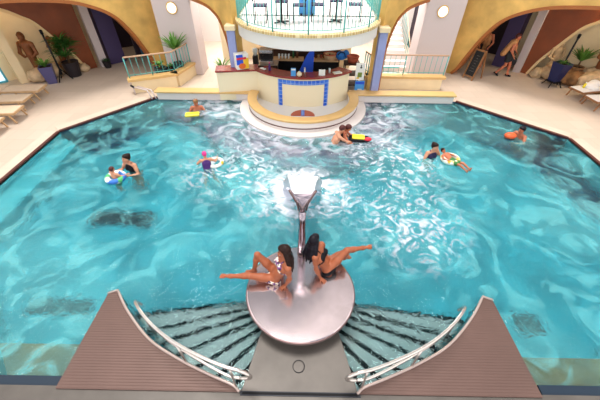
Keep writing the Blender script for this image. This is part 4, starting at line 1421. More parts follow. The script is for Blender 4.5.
for k in range(8):
    x, y = -0.1 + 0.13 * (k % 4) - 0.9, 13.28 + 0.12 * (k // 4)
    t = thing('bar_glass', 'clear glass on the low bar work shelf, %s of the %s row' % (('leftmost', 'second from left', 'third from left', 'rightmost')[k % 4], ('front', 'rear')[k // 4]), 'glass', (x, y, 0.98), 'glasses on the bar work shelf')
    MB().lathe([(0.03, 0.98), (0.04, 1.12), (0.036, 1.12), (0.028, 0.99)], (x, y, 0), 12).build('tumbler', glassw_m, t, True)
for k in range(6):
    x, y = 0.5 + 0.11 * k, 13.42
    t = thing('storage_jar', 'small %s jar on the right bar work shelf, %s from the left' % (('brown', 'pale', 'red')[k % 3], ('first', 'second', 'third', 'fourth', 'fifth', 'sixth')[k]), 'jar', (x, y, 0.98), 'jars on the bar work shelf')
    MB().lathe([(0.045, 0.98), (0.045, 1.1), (0.035, 1.12)], (x, y, 0), 12).build('jar_body', (bottleb_m, basket_m, redbasket_m)[k % 3], t, True)
    MB().lathe([(0.046, 1.12), (0.046, 1.15)], (x, y, 0), 12).build('lid', dark_m, t)
for k, (x, w, lb) in enumerate(((-0.75, 1.3, 'long white lamp strip hanging over the left of the bar'), (0.95, 0.9, 'short white lamp strip hanging over the right of the bar'))):
    t = thing('strip_lamp', lb, 'lamp', (x, 12.9, 2.0))
    MB().box((x, 12.9, 2.02), (w, 0.22, 0.05)).build('housing', machine_m, t)
    MB().box((x, 12.9, 1.985), (w - 0.06, 0.16, 0.02)).build('diffuser', lampglow_m, t)
    for e in (-0.4, 0.4):
        MB().tube([(x + e * w, 12.9, 2.04), (x + e * w, 12.9, 2.3)], 0.012, 6).build('hanger', dark_m, t)
t = thing('grinder', 'tall dark coffee grinder beside the steel coffee machine', 'grinder', (-1.85, 12.7, 0.98))
MB().box((-1.88, 12.72, 1.12), (0.2, 0.26, 0.28)).build('grinder_body', dark_m, t, False, 0.02)
MB().lathe([(0.05, 1.26), (0.1, 1.4), (0.1, 1.5), (0.04, 1.52)], (-1.88, 12.72, 0), 14).build('hopper', glassw_m, t, True)
# standing poster
def poster(x, y, z0, w, h, m, lb, marks, name):
    t = thing(name, lb, 'poster', (x, y, z0))
    MB().box((x, y, z0 + h / 2), (w, 0.04, h)).build('board', m, t)
    for dx, dz, ww, hh, mm, nm in marks:
        MB().box((x + dx, y - 0.024, z0 + dz), (ww, 0.008, hh)).build(nm, mm, t)
poster(2.14, 12.05, 0.62, 0.34, 0.62, whitep_m, 'white poster with a drink picture beside the right terrace wall', [(0.0, 0.2, 0.16, 0.18, greenp_m, 'drink_print'), (0.02, 0.5, 0.03, 0.14, dark_m, 'straw_print'), (0.02, 0.47, 0.08, 0.03, dark_m, 'leaf_print'), (-0.06, 0.08, 0.1, 0.05, yellowp_m, 'fruit_print')], 'drinks_poster')
poster(2.18, 12.0, 0.0, 0.36, 0.6, lightblue_m, 'blue poster with an orange shape under the white one', [(0.02, 0.14, 0.2, 0.1, orangep_m, 'orange_print'), (0.0, 0.53, 0.34, 0.1, bluep_m, 'blue_heading'), (0.02, 0.27, 0.16, 0.06, whitep_m, 'white_print')], 'ice_poster')

# ------------------------------------------------------------------ plants
def blades(mb, c, n, L, w, spread, droop, seed, up=0.6):
    rnd = random.Random(seed)
    c = Vector(c)
    for i in range(n):
        a = 2 * PI * i / n * 2.4 + rnd.random()
        e = spread * (0.35 + 0.65 * rnd.random())
        l = L * (0.65 + 0.4 * rnd.random())
        d = Vector((math.cos(a) * e, math.sin(a) * e, up + 0.5 * rnd.random())).normalized()
        side = Vector((-math.sin(a), math.cos(a), 0))
        pts = []
        for k in range(5):
            q_ = k / 4
            p = c + d * l * q_ - Vector((0, 0, droop * l * q_ * q_)) + Vector((math.cos(a), math.sin(a), 0)) * droop * 0.3 * l * q_ * q_
            pts.append((p, w * (1 - q_) ** 0.7 * (0.6 + 0.8 * min(q_ * 3, 1)) + 0.001))
        o_ = len(mb.v)
        vs, fs = [], []
        for p, ww in pts:
            vs += [p - side * ww, p + Vector((0, 0, -ww * 0.4)), p + side * ww]
        for k in range(4):
            for j in (0, 1):
                fs.append((k * 3 + j, k * 3 + j + 1, k * 3 + 3 + j + 1, k * 3 + 3 + j))
        mb.add(vs, fs)
def pot(t, x, y, z, r0, r1, h, m, square=True, rz=0.0):
    n = 4 if square else 20
    vs, fs = [], []
    k_ = math.sqrt(2) if square else 1
    prof = [(r0, 0), (r1, h), (r1 * 0.88, h), (r1 * 0.86, h - 0.05)]
    for r, zz in prof:
        for k in range(n):
            a = 2 * PI * (k + 0.5) / n + rz
            vs.append((x + r * k_ * math.cos(a), y + r * k_ * math.sin(a), z + zz))
    for i in range(3):
        for k in range(n):
            l = (k + 1) % n
            fs.append((i * n + k, i * n + l, (i + 1) * n + l, (i + 1) * n + k))
    fs.append(tuple(range(n))[::-1])
    link_mesh('pot', vs, fs, m, t)
    link_mesh('soil', vs[3 * n:], [tuple(range(n))], soil_m, t)
def plant(name, label, x, y, z, r0, r1, h, pm, lm, n, L, w, spread, droop, seed, square=True, trunk=0.0, rz=0.0, heads=1):
    t = thing(name, label, 'plant', (x, y, z))
    pot(t, x, y, z, r0, r1, h, pm, square, rz)
    mb = MB()
    st = MB()
    for k in range(heads):
        ox, oy = ((0, 0), (0.14, 0.06), (-0.13, 0.08), (0.02, -0.14))[k]
        tz = z + h - 0.04 + trunk * (1 - 0.22 * k)
        if trunk > 0: st.tube([(x, y, z + h - 0.06), (x + ox * 0.5, y + oy * 0.5, z + h + trunk * 0.4), (x + ox, y + oy, tz)], [0.035, 0.03, 0.025], 8)
        blades(mb, (x + ox, y + oy, tz), n, L, w, spread, droop, seed + k)
    mb.build('foliage', lm, t, True)
    if trunk > 0: st.build('stem', stem_m, t, True)
    return t
plant('dracaena', 'tall spiky plant in a dark pot before the left white column', -5.25, 13.5, 0, 0.17, 0.22, 0.7, potteal_m, leafpale_m, 52, 0.95, 0.045, 0.9, 0.25, 3, False, 0.5)
plant('potted_plant', 'small leafy plant in a dark pot behind the left terrace railing', -5.9, 13.1, 0, 0.2, 0.25, 0.62, potteal_m, leafpale_m, 34, 0.42, 0.03, 1.0, 0.5, 5, False, 0.12)
plant('potted_plant', 'small green plant between the dracaena and the leafy potted plant', -5.55, 13.3, 0, 0.14, 0.18, 0.55, potdark_m, leaf_m, 24, 0.34, 0.03, 1.0, 0.5, 6, False, 0.05)
plant('potted_plant', 'little green plant on the floor beside the side counter', -3.25, 12.75, 0, 0.15, 0.2, 0.45, potdark_m, leafpale_m, 34, 0.75, 0.03, 0.8, 0.3, 9, False, 0.25)
plant('planter_plant', 'purple tapered planter with a bright green plant at the left arch', -10.5, 12.9, 0, 0.16, 0.24, 0.68, potpurple_m, leafpale_m, 40, 0.62, 0.03, 0.9, 0.4, 12, True, 0.0, 0.5)
plant('large_houseplant', 'large drooping houseplant in a dark pot at the left arch', -10.0, 13.7, 0, 0.24, 0.34, 0.6, potdark_m, leaf_m, 44, 0.85, 0.036, 1.0, 0.5, 15, False, 0.75, 0, 4)
plant('potted_plant', 'small dark plant in a black pot at the foot of the left white post', -9.05, 14.75, 0, 0.13, 0.18, 0.3, potdark_m, leafdark_m, 26, 0.32, 0.025, 1.0, 0.5, 18, False, 0.0)
plant('planter_plant', 'dark blue tapered planter with a trailing plant at the right arch', 10.6, 13.35, 0.22, 0.16, 0.26, 0.72, potnavy_m, leaf_m, 26, 0.42, 0.03, 1.0, 0.7, 21, True, 0.0, 0.3)
plant('spiky_yucca', 'spiky green yucca growing among the rocks at the right arch', 11.55, 13.7, 0.0, 0.2, 0.26, 0.7, rockbrown_m, leafpale_m, 44, 0.8, 0.05, 1.0, 0.2, 24, False, 0.25)
# pole stands
def pole_stand(x, y, h, label, tilt=(0.0, 0.0)):
    t = thing('pole_stand', label, 'stand', (x, y, 0))
    MB().tube([(x, y, 0.25), (x + tilt[0], y + tilt[1], h)], 0.035, 10).build('pole', dark_m, t, True)
    for k in range(3):
        a = k * 2 * PI / 3 + 0.4
        MB().tube([(x, y, 0.5), (x + 0.32 * math.cos(a), y + 0.32 * math.sin(a), 0.02)], 0.02, 8).build('leg', black_m, t, True)
    MB().lathe([(0.05, h - 0.16), (0.055, h - 0.02), (0.03, h)], (x + tilt[0], y + tilt[1], 0), 12).build('pole_head', black_m, t, True)
pole_stand(-10.15, 13.15, 1.95, 'tall dark pole on three legs between the left arch plants')
pole_stand(10.85, 13.62, 1.95, 'tall dark pole on three legs beside the dark blue planter')
# planter stand on the right
t = thing('planter_stand', 'black splayed stand under the dark blue planter', 'stand', (10.6, 13.35, 0))
MB().box((10.6, 13.35, 0.2), (0.42, 0.42, 0.04), 0.3).build('top_frame', black_m, t)
for sx in (-1, 1):
    for sy in (-1, 1):
        MB().tube([(10.6 + sx * 0.17, 13.35 + sy * 0.17, 0.2), (10.6 + sx * 0.26, 13.35 + sy * 0.25, 0.0)], 0.02, 8).build('leg', black_m, t, True)

# rocks: each its own stone
def rock(x, y, z, r, seed, m, label, sc=(1, 1, 0.8), group=None):
    me = bpy.data.meshes.new('rock')
    bm = bmesh.new()
    bmesh.ops.create_icosphere(bm, subdivisions=3, radius=1.0)
    for v in bm.verts:
        n_ = v.co.normalized()
        d_ = 1 + 0.32 * noise.noise(n_ * 1.4 + Vector((seed * 3.1, 0, 0))) + 0.14 * noise.noise(n_ * 3.6 + Vector((0, seed * 2.3, 0)))
        v.co = Vector((n_.x * sc[0], n_.y * sc[1], n_.z * sc[2])) * d_ * r
    zmin = min(v.co.z for v in bm.verts)
    for f in bm.faces: f.smooth = True
    bm.to_mesh(me)
    bm.free()
    me.materials.append(m)
    o = bpy.data.objects.new('rock', me)
    COL.objects.link(o)
    o.location = (x, y, z - zmin - 0.05)
    tag(o, label, 'rock', group)
LR = [(-11.15, 13.05, 0.34, rock_m, 'pale rock at the left end below the carved figure'), (-10.85, 13.6, 0.4, rock_m, 'big pale rock under the dark carved figure'),
      (-10.5, 14.1, 0.36, rockbrown_m, 'brown rock behind the left tall pole'), (-9.85, 14.25, 0.22, rock_m, 'small pale rock right of the large houseplant'), (-10.2, 14.45, 0.3, rockbrown_m, 'brown rock at the back of the left alcove')]
for i, (x, y, r, m_, lb) in enumerate(LR): rock(x, y, 0, r, i + 1, m_, lb, group='rocks at the left arch')
RR = [(10.45, 14.35, 0.26, rock_m, 'pale rock nearest the right brown panel foot'), (10.85, 14.15, 0.36, rock_m, 'pale rock below the stone figure'), (11.2, 13.75, 0.42, rockbrown_m, 'brown rock right of the dark blue planter'),
      (11.5, 13.35, 0.40, rockbrown_m, 'brown rock in front of the yucca'), (11.75, 12.95, 0.46, rock_m, 'big pale rock behind the white lounger towel'), (12.05, 13.35, 0.5, rock_m, 'high pale rock under the brown carved head'),
      (12.1, 12.6, 0.42, rockbrown_m, 'brown rock at the far right edge behind loungers'), (11.35, 14.1, 0.4, rock_m, 'pale rock at the back of the right alcove')]
for i, (x, y, r, m_, lb) in enumerate(RR): rock(x, y, 0, r, i + 11, m_, lb, group='rocks at the right arch')
EYE3 = ((1, 0, 0), (0, 1, 0), (0, 0, 1))
def carving(name, label, x, y, z, s, m, cat, seated=False):
    t = thing(name, label, cat, (x, y, z))
    a = np.array((x, y, z))
    C_ = lambda p0, p1, r0, r1: ('cone', a + np.array(p0) * s, a + np.array(p1) * s, r0 * s, r1 * s)
    P = [C_((0, 0, 0.0), (0, 0, 0.5), 0.13, 0.15), C_((0, 0, 0.5), (0, 0, 0.85), 0.15, 0.19), C_((-0.2, 0, 0.9), (0.2, 0, 0.9), 0.08, 0.08),
         C_((-0.26, 0, 0.88), (-0.34, -0.08, 0.55), 0.075, 0.06), C_((-0.34, -0.08, 0.55), (-0.16, -0.16, 0.42), 0.06, 0.05),
         C_((0.26, 0, 0.88), (0.34, -0.08, 0.55), 0.075, 0.06), C_((0.34, -0.08, 0.55), (0.16, -0.16, 0.42), 0.06, 0.05), C_((0, 0, 0.92), (0, -0.01, 1.02), 0.07, 0.07)]
    if seated:
        P += [C_((-0.1, 0, 0.1), (-0.2, -0.36, 0.16), 0.12, 0.09), C_((0.1, 0, 0.1), (0.2, -0.36, 0.16), 0.12, 0.09), C_((-0.2, -0.36, 0.16), (0.1, -0.42, 0.06), 0.08, 0.06)]
    sdf_obj('torso', P, m, t, 0.025, 0.05)
    H = [('ell', a + np.array((0, -0.02, 1.16)) * s, (0.12 * s, 0.13 * s, 0.17 * s), EYE3), C_((0, -0.13, 1.18), (0, -0.17, 1.1), 0.02, 0.035), C_((-0.06, -0.11, 1.22), (0.06, -0.11, 1.22), 0.03, 0.03), C_((-0.03, -0.13, 1.03), (0.03, -0.13, 1.03), 0.025, 0.025)]
    sdf_obj('head', H, m, t, 0.02, 0.02)
carving('carved_figure', 'dark wooden carved figure with bent arms on the left rocks', -11.2, 13.35, 0.5, 1.0, carve_m, 'carving')
carving('carved_figure', 'lighter wooden figure behind the left purple planter', -10.55, 14.15, 0.55, 0.95, carve_m, 'carving')
carving('carved_figure', 'pale stone figure seated on rocks at the right arch', 10.85, 14.3, 0.45, 0.85, stonefig_m, 'carving', True)
carving('carved_figure', 'brown carved figure on the high rock at the far right', 12.1, 13.3, 0.7, 0.95, carve_m, 'carving')
# spot lights on the left cream wall
t = thing('wall_spotlight', 'twin white spotlight fixed high on the left cream wall', 'spotlight', (-11.95, 13.2, 2.2))
MB().box((-11.9, 13.18, 2.2), (0.12, 0.1, 0.12)).build('mount', whitep_m, t)
for sx in (-1, 1):
    MB().tube([(-11.86 + sx * 0.02, 13.1, 2.2), (-11.78 + sx * 0.12, 13.0, 2.16)], [0.03, 0.06], 10).build('lamp_head', whitep_m, t, True)

# ------------------------------------------------------------------ loungers
def lounger(label, group, m_f, m_s, loc, rz, back=0.5):
    """foot end at +x"""
    t = thing('sun_lounger', label, 'sun lounger', (0, 0, 0), group)
    fr = MB()
    for sy in (-1, 1):
        fr.bar((-0.55, sy * 0.31, 0.33), (1.0, sy * 0.31, 0.33), 0.04, 0.06)
    fr.bar((0.98, -0.31, 0.33), (0.98, 0.31, 0.33), 0.04, 0.06)
    fr.bar((-0.53, -0.31, 0.33), (-0.53, 0.31, 0.33), 0.04, 0.06)
    fr.build('frame', m_f, t)
    MB().box((0.33, 0, 0.366), (1.28, 0.58, 0.02)).build('seat', m_s, t, False, 0.006)
    MB().bar((-0.32, 0, 0.37), (-0.32 - 0.72 * math.cos(back), 0, 0.37 + 0.72 * math.sin(back)), 0.6, 0.03).build('backrest', m_s, t, False, 0.006)
    for sx in (-0.4, 0.78):
        for sy in (-1, 1):
            MB().bar((sx, sy * 0.3, 0.33), (sx + 0.13, sy * 0.31, 0.0), 0.035, 0.05).build('leg', m_f, t)
    t.location = loc
    t.rotation_euler = (0, 0, rz)
    return t
GL = 'beige sun loungers along the left side'
lab = ['beige sun lounger of the left row beside the purple planter', 'second beige sun lounger from the purple planter in the left row', 'third beige sun lounger from the purple planter in the left row', 'beige sun lounger of the left row nearest the pool corner']
L0 = None
for i, (x, y) in enumerate([(-10.9, 11.4), (-10.85, 10.5), (-10.55, 9.6), (-10.6, 8.72)]):
    if L0 is None: L0 = lounger(lab[0], GL, palewood_m, sling_m, (x, y, 0), 0.12, 0.04)
    else: copy_tree(L0, (x, y, 0), 0.12, None, lab[i])
GR = 'white sun loungers along the right side'
R0 = lounger('white sun lounger by the right rocks with a towel bundle', GR, wood_m, whitefab_m, (11.6, 12.3, 0), PI + 0.25, 0.3)
copy_tree(R0, (11.65, 11.35, 0), PI + 0.1, None, 'white sun lounger at the right edge in front of the towel lounger')
tw = sdf_obj('towel_bundle', [('ell', (11.22, 12.22, 0.46), (0.2, 0.18, 0.13), EYE3), ('ell', (11.42, 12.3, 0.5), (0.2, 0.2, 0.15), EYE3), ('ell', (11.3, 12.05, 0.42), (0.16, 0.12, 0.08), EYE3)], whitefab_m, None, 0.02, 0.05)
tag(tw, 'white crumpled towel on the lounger by the right rocks', 'towel')
t = thing('sun_cream_bottle', 'small yellow bottle beside the white towel bundle', 'bottle', (11.0, 12.22, 0.37))
MB().lathe([(0.04, 0.37), (0.045, 0.52), (0.02, 0.56)], (11.0, 12.22, 0), 12).build('bottle_body', yellowfl_m, t, True)
MB().lathe([(0.02, 0.56), (0.018, 0.6)], (11.0, 12.22, 0), 10).build('bottle_cap', whitep_m, t, True)

# low pool-corner rail at the far left
t = thing('pool_corner_rail', 'low pale handrail at the far left pool corner', 'handrail', (-6.0, 11.4, 0))
MB().tube([(-6.75, 12.0, 0.28), (-6.55, 11.8, 0.30)], 0.04, 8).build('grip', dark_m, t, True)
for o_ in (0, 0.14):
    MB().tube([(-6.6 + o_, 11.84 + o_ * 0.5, 0.30), (-5.95 + o_, 11.55 + o_ * 0.3, 0.30), (-5.78 + o_, 11.4 + o_ * 0.3, 0.02)], 0.022, 8).build('rail', pillarwhite_m, t, True)
MB().tube([(-6.6, 11.84, 0.3), (-6.6, 11.84, 0.0)], 0.022, 8).build('rail_post', pillarwhite_m, t, True)

# chalkboard
t = thing('chalkboard_sign', 'black chalkboard A-frame sign by the right arcade foot', 'sign', (7.5, 14.1, 0))
Rb = Matrix.Rotation(-1.05, 3, 'Z')
o_ = Vector((7.5, 14.1, 0))
W = lambda x, y, z: o_ + Rb @ Vector((x, y, z))
vs = [W(-0.2, -0.26, 0.16), W(0.2, -0.26, 0.16), W(0.2, -0.05, 1.12), W(-0.2, -0.05, 1.12)]
vs2 = [v + Rb @ Vector((0, 0.025, 0.0)) for v in vs]
link_mesh('board', vs + vs2, [(0, 1, 2, 3), (7, 6, 5, 4), (0, 4, 5, 1), (1, 5, 6, 2), (2, 6, 7, 3), (3, 7, 4, 0)], chalk_m, t)
for sx in (-0.23, 0.23):
    MB().bar(W(sx, -0.3, 0.0), W(sx, -0.03, 1.2), 0.05, 0.04).build('leg', wood_m, t)
    MB().bar(W(sx, 0.34, 0.0), W(sx, 0.0, 1.18), 0.05, 0.04).build('leg', wood_m, t)
MB().bar(W(-0.23, -0.03, 1.16), W(0.23, -0.03, 1.16), 0.06, 0.06).build('top_bar', wood_m, t)
MB().bar(W(-0.23, -0.27, 0.13), W(0.23, -0.27, 0.13), 0.04, 0.04).build('lower_bar', wood_m, t)
mk = MB()
rnd = random.Random(4)
for k in range(7):
    z = 0.95 - k * 0.1
    wid = 0.05 + 0.08 * rnd.random()
    yy = -0.05 - 0.21 * (1.12 - z) / 0.96 - 0.006
    mk.bar(W(-wid, yy, z), W(wid, yy, z), 0.006, 0.008)
mk.build('chalk_lines', machine_m, t)

# ------------------------------------------------------------------ people on the round platform
ZP = 0.35
t = thing('person', 'woman in a patterned bikini with long brown hair sitting on the platform', 'person', (-0.46, 3.2, ZP))
JL = dict(hipL=(-0.46, 3.17, ZP + 0.10), hipR=(-0.46, 3.34, ZP + 0.11), waist=(-0.38, 3.22, ZP + 0.27), chest=(-0.30, 3.22, ZP + 0.44), neck=(-0.26, 3.22, ZP + 0.60),
          shL=(-0.20, 3.06, ZP + 0.55), shR=(-0.34, 3.36, ZP + 0.57), head=(-0.27, 3.27, ZP + 0.76), face=(-0.82, 0.12, -0.25), front=(-0.78, 0.0, 0.55), hup=(-0.1, 0.12, 1),
          elL=(-0.18, 3.05, ZP + 0.29), wrL=(-0.25, 3.09, ZP + 0.05), hdL=(-0.5, -0.35, -0.2), pnL=(0, 0, -1),
          elR=(-0.36, 3.52, ZP + 0.32), wrR=(-0.30, 3.58, ZP + 0.07), hdR=(-0.1, 0.9, -0.2), pnR=(0, 0, -1),
          knL=(-0.88, 3.16, ZP + 0.20), anL=(-1.23, 3.2, ZP + 0.12), toeL=(-0.95, 0.1, -0.12),
          knR=(-0.76, 3.42, ZP + 0.46), anR=(-0.84, 3.36, ZP + 0.09), toeR=(-0.9, 0.1, -0.15), fall=(0.2, -0.25, -0.9))
figure(t, JL, skin_m, hairb_m, True, 1.0, 0.0095, 'long', [('bikini_bottom', bikp_m, reg_bottom, 0.007), ('bikini_top', bikp_m, reg_top, 0.007)])
t = thing('person', 'woman in a black bikini with long black hair sitting on the platform', 'person', (0.5, 3.47, ZP))
JR = dict(hipR=(0.50, 3.38, ZP + 0.10), hipL=(0.50, 3.55, ZP + 0.11), waist=(0.42, 3.45, ZP + 0.27), chest=(0.34, 3.45, ZP + 0.42), neck=(0.29, 3.47, ZP + 0.57),
          shR=(0.25, 3.32, ZP + 0.52), shL=(0.37, 3.62, ZP + 0.54), head=(0.24, 3.54, ZP + 0.73), face=(0.55, 0.8, -0.15), front=(0.75, 0.05, 0.6), hup=(-0.05, 0.1, 1),
          elR=(0.28, 3.27, ZP + 0.27), wrR=(0.36, 3.25, ZP + 0.05), hdR=(0.45, -0.35, -0.2), pnR=(0, 0, -1),
          elL=(0.42, 3.78, ZP + 0.32), wrL=(0.42, 3.86, ZP + 0.07), hdL=(0.2, 0.9, -0.2), pnL=(0, 0, -1),
          knR=(0.84, 3.60, ZP + 0.40), anR=(0.84, 3.70, ZP + 0.06), toeR=(0.8, 0.5, -0.2),
          knL=(0.90, 3.72, ZP + 0.26), anL=(1.19, 3.86, ZP + 0.16), toeL=(0.95, 0.25, -0.1), fall=(-0.18, -0.4, -0.9))
figure(t, JR, skin_m, hairk_m, True, 1.0, 0.0095, 'long', [('bikini_bottom', bikb_m, reg_bottom, 0.007), ('bikini_top', bikb_m, reg_top, 0.007)])

# ------------------------------------------------------------------ people in the water and on the deck
def ring(name, label, x, y, z, R_, r_, m, tilt=0.0):
    mb = MB()
    mb.tube([(x + R_ * math.cos(a), y + R_ * math.sin(a), z + tilt * R_ * math.cos(a)) for a in np.linspace(0, 2 * PI, 28, False)], r_, 12, closed=True)
    o = mb.build(name, m, None, True)
    return tag(o, label, 'swim ring')
HV = 0.02
FLOORZ = DEPTH
# mother with child, left
t = thing('person', 'woman in a dark swimsuit holding a child afloat at the left', 'person', (-4.75, 7.0, FLOORZ))
figure(t, standing((-4.72, 7.05, FLOORZ), PI * 0.86, 1.0, dict(elL=(-0.3, 0.1, 1.16), wrL=(-0.08, 0.34, 1.2), elR=(0.3, 0.12, 1.16), wrR=(0.16, 0.38, 1.2)), 0.12, look=(0.1, 0.95, 0.2)),
       skinp_m, hairb_m, True, 1.03, HV, 'bun', [('swimsuit', bikb_m, reg_suit, 0.01)])
t = thing('person', 'small child held in a white and green swim ring at the left', 'person', (-4.75, 6.5, -0.95))
figure(t, standing((-4.98, 6.52, -0.7), -0.5, 0.62, dict(elL=(-0.3, 0.15, 1.25), wrL=(-0.3, 0.36, 1.22), elR=(0.3, 0.15, 1.25), wrR=(0.3, 0.36, 1.22))), skinp_m, hairr_m, False, 0.66, 0.016, 'short', [('swim_trunks', greenfab_m, reg_shorts, 0.01)])
ring('swim_ring', 'white, green and blue swim ring around the left child', -4.97, 6.53, 0.03, 0.2, 0.07, ringmix_m)
# girl with pink cap
t = thing('person', 'child in a violet swimsuit and pink cap swimming at the left centre', 'person', (-2.8, 7.4, -0.8))
figure(t, standing((-2.66, 7.1, -0.86), 0.35, 0.74, dict(elL=(-0.32, 0.1, 1.25), wrL=(-0.25, 0.34, 1.2), elR=(0.34, 0.08, 1.25), wrR=(0.42, 0.3, 1.22), knL=(-0.16, -0.15, 0.5), knR=(0.18, -0.12, 0.5), anL=(-0.2, -0.45, 0.15), anR=(0.3, -0.4, 0.15)), 0.3),
       skinp_m, hairb_m, False, 0.76, 0.016, 'short', [('swimsuit', violet_m, reg_suit, 0.012)], cap=pink_m)
ring('swim_ring', 'small pale swim ring beside the pink capped child', -2.5, 7.35, -0.02, 0.2, 0.05, ringpat_m)
# bather at the far left wall
t = thing('person', 'bare shouldered bather leaning by the far left pool wall', 'person', (-3.95, 10.75, FLOORZ))
figure(t, standing((-3.9, 10.75, FLOORZ - 0.12), PI * 1.05, 1.0, dict(elL=(-0.32, 0.1, 1.18), wrL=(-0.2, 0.35, 1.15), elR=(0.32, 0.1, 1.18), wrR=(0.2, 0.35, 1.15)), look=(0.3, 0.9, -0.2)), skinr_m, hairl_m, False, 1.0, HV, 'short', [('swim_trunks', navyfab_m, reg_shorts, 0.01)], bulk=1.05)
fl = MB().box((-3.95, 10.28, -0.02), (0.5, 0.28, 0.08), 0.2).build('swim_float', yellowfl_m, None, False, 0.035)
tag(fl, 'bright yellow foam float in front of the far left bather', 'float')
# couple at the bar ring
t = thing('person', 'dark haired person bending to a float left of the bar couple', 'person', (0.95, 8.72, FLOORZ))
figure(t, standing((0.92, 8.62, FLOORZ + 0.02), -PI * 0.42, 1.0, dict(elL=(-0.2, 0.32, 1.3), wrL=(-0.08, 0.56, 1.2), elR=(0.24, 0.3, 1.25), wrR=(0.12, 0.56, 1.18)), 0.45, look=(0, 0.85, -0.5)), skinp_m, hairr_m, False, 1.0, HV, 'short', [('swim_trunks', navyfab_m, reg_shorts, 0.01)])
t = thing('person', 'auburn haired woman holding the float nearer the bar ring', 'person', (1.3, 8.95, FLOORZ))
figure(t, standing((1.22, 8.86, FLOORZ + 0.02), -PI * 0.55, 0.98, dict(elL=(-0.26, 0.22, 1.22), wrL=(-0.1, 0.5, 1.2), elR=(0.28, 0.2, 1.2), wrR=(0.2, 0.48, 1.16)), 0.3, look=(-0.2, 0.85, -0.5)), skinr_m, hairr_m, True, 0.98, HV, 'short', [('swimsuit', bikb_m, reg_suit, 0.01)])
t = thing('swim_board', 'yellow and dark swim board held by the couple near the bar', 'float', (1.8, 8.7, 0))
MB().box((1.8, 8.72, 0.02), (0.62, 0.34, 0.07), -0.1).build('board', bikb_m, t, False, 0.03)
MB().box((1.78, 8.74, 0.075), (0.4, 0.26, 0.05), -0.1).build('top_pad', yellowfl_m, t, False, 0.02)
MB().ball((2.06, 8.62, 0.06), (0.13, 0.09, 0.06)).build('end_grip', redp_m, t, True)
# mother and child on the right
t = thing('person', 'woman in a navy swimsuit standing in the water right of centre', 'person', (3.9, 8.0, FLOORZ))
figure(t, standing((3.85, 7.95, FLOORZ - 0.05), PI * 1.12, 1.0, dict(elL=(-0.3, 0.08, 1.18), wrL=(-0.26, 0.36, 1.16), elR=(0.3, 0.08, 1.18), wrR=(0.2, 0.36, 1.14)), 0.1, look=(-0.2, 0.95, 0.1)), skinp_m, hairb_m, True, 1.0, HV, 'bun', [('swimsuit', navyfab_m, reg_suit, 0.012)])
t = thing('person', 'small dark haired child lying on a white float right of centre', 'person', (4.3, 7.7, -0.2))
Rc = np.array(((0.62, -0.6, 0.0), (0.6, 0.62, 0), (0, 0, 1)))
def lie(x, y, z, o=(4.22, 7.75, 0.02), s=0.62, hd=-0.95):
    d_ = np.array((math.cos(hd), math.sin(hd), 0))
    l_ = np.array((-d_[1], d_[0], 0))
    return np.array(o) + (d_ * y + l_ * x) * s + np.array((0, 0, z)) * s
JC = dict(hipL=lie(0.08, 0.45, 0.0), hipR=lie(-0.08, 0.45, 0.0), waist=lie(0, 0.27, 0.05), chest=lie(0, 0.08, 0.1), neck=lie(0, -0.08, 0.15), shL=lie(0.17, -0.05, 0.12), shR=lie(-0.17, -0.05, 0.12), head=lie(0, -0.2, 0.26),
          face=lie(0, 0.7, 0.5) - lie(0, 0, 0), front=(0, 0, 1), hup=lie(0, -1, 0.6) - lie(0, 0, 0), elL=lie(0.32, 0.1, 0.08), elR=lie(-0.32, 0.1, 0.08), wrL=lie(0.3, 0.3, 0.12), wrR=lie(-0.3, 0.3, 0.12),
          knL=lie(0.12, 0.86, 0.08), knR=lie(-0.12, 0.86, 0.08), anL=lie(0.12, 1.24, -0.02), anR=lie(-0.12, 1.24, -0.02), toeL=(0, 0, 1), toeR=(0, 0, 1))
figure(t, JC, skinr_m, hairb_m, False, 0.62, 0.015, 'short', [('swimsuit', greenfab_m, reg_shorts, 0.01)])
ring('swim_ring', 'white and yellow swim ring carrying the child right of centre', 4.34, 7.66, 0.02, 0.21, 0.07, ringpat_m)
# bather at the right edge
t = thing('person', 'dark haired bather with an orange float at the right pool edge', 'person', (7.1, 9.2, FLOORZ))
figure(t, standing((7.18, 9.1, FLOORZ - 0.1), PI * 0.62, 1.0, dict(elL=(-0.3, 0.16, 1.2), wrL=(-0.16, 0.42, 1.2), elR=(0.3, 0.16, 1.2), wrR=(0.16, 0.42, 1.2)), 0.2, look=(0.1, 0.95, -0.1)), skinr_m, hairk_m, False, 1.0, HV, 'short', [('swim_trunks', navyfab_m, reg_shorts, 0.01)])
fl = MB().ball((6.72, 8.98, 0.06), (0.19, 0.14, 0.1), 16, 10).build('swim_float', orange_m, None, True)
tag(fl, 'orange float under the arms of the bather at the right edge', 'float')
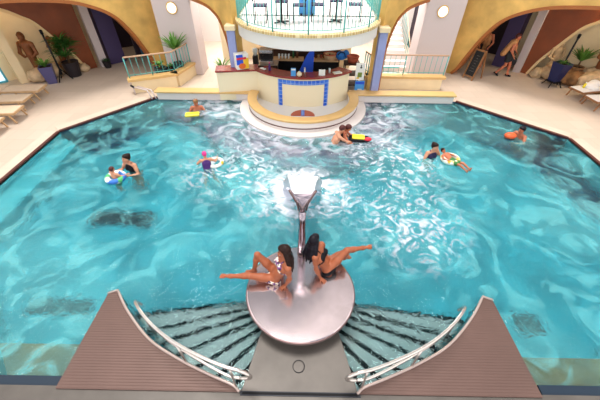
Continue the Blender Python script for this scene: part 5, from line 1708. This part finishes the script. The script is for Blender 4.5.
# walking man with towel
t = thing('person', 'man with a tan towel over his shoulders walking past the right arcade', 'person', (8.95, 14.4, 0))
JM = standing((8.95, 14.4, 0), -PI * 0.7, 1.02, dict(elL=(-0.27, 0.02, 1.14), wrL=(-0.2, 0.18, 0.98), elR=(0.27, 0.02, 1.12), wrR=(0.24, 0.16, 0.92)), 0.0,
              dict(knL=(-0.1, 0.14, 0.49), anL=(-0.1, 0.18, 0.09), knR=(0.1, 0.0, 0.48), anR=(0.1, -0.24, 0.13), toeL=(0, 1, 0.0), toeR=(0, 0.85, -0.4)))
def reg_towel(L):
    s, u = L['s'], L['upv']
    return [('cone', L['J']['shL'], L['ch'] - L['front'] * 0.1 - u * 0.25, 0.16, 0.2), ('cone', L['J']['shR'], L['ch'] - L['front'] * 0.1 - u * 0.25, 0.16, 0.2)]
def reg_shoes(L):
    J, s = L['J'], L['s']
    return [('cone', J['an' + k] + np.array((0, 0, -0.06)) - vn(J['toe' + k]) * 0.04, J['an' + k] + vn(J['toe' + k]) * 0.2 + np.array((0, 0, -0.08)), 0.07, 0.07) for k in 'LR']
figure(t, JM, skinr_m, hairr_m, False, 1.02, 0.016, 'short', [('shorts', blackpat_m, reg_shorts, 0.025), ('sandals', black_m, reg_shoes, 0.012)], bulk=1.06)
tf = -np.array(JM['front'])
a, b_ = np.array(JM['shL']), np.array(JM['shR'])
m_ = (a + b_) / 2
TW = [('cone', a + np.array((0, 0, 0.03)), b_ + np.array((0, 0, 0.03)), 0.085, 0.085), ('cone', a + tf * 0.07, a + tf * 0.24 - np.array((0, 0, 0.48)), 0.08, 0.10), ('cone', m_ + tf * 0.1, m_ + tf * 0.28 - np.array((0, 0, 0.52)), 0.09, 0.11),
      ('cone', b_ + tf * 0.07, b_ + tf * 0.24 - np.array((0, 0, 0.46)), 0.08, 0.10), ('cone', a, a - tf * 0.08 - np.array((0, 0, 0.3)), 0.075, 0.07)]
tw = sdf_obj('shoulder_towel', TW, towel_m, None, 0.018, 0.06)
tag(tw, 'tan towel draped over the walking man on the right', 'towel')
bg = JM['wrL']
t = thing('carry_bag', 'dark bag hanging from the hand of the walking man', 'bag', (bg[0], bg[1], 0.5))
sdf_obj('bag_body', [('ell', (bg[0] + 0.02, bg[1], 0.6), (0.15, 0.12, 0.2), EYE3)], dark_m, t, 0.02, 0.02)
MB().tube([(bg[0] - 0.06, bg[1], 0.75), (bg[0], bg[1], 0.93), (bg[0] + 0.08, bg[1], 0.75)], 0.012, 6).build('handle', black_m, t, True)
# person behind the chalkboard
t = thing('person', 'person with a brown towel standing in the dark passage behind the chalkboard', 'person', (8.45, 15.6, 0))
JB = standing((8.35, 15.55, 0), PI * 0.8, 1.0, dict(elL=(-0.28, 0.05, 1.12), wrL=(-0.2, 0.24, 0.95), elR=(0.28, 0.05, 1.12), wrR=(0.2, 0.24, 0.95)))
figure(t, JB, skinr_m, hairb_m, True, 1.0, 0.02, 'short', [('shorts', blackpat_m, reg_shorts, 0.02), ('towel_wrap', towel_m, reg_suit, 0.02)])
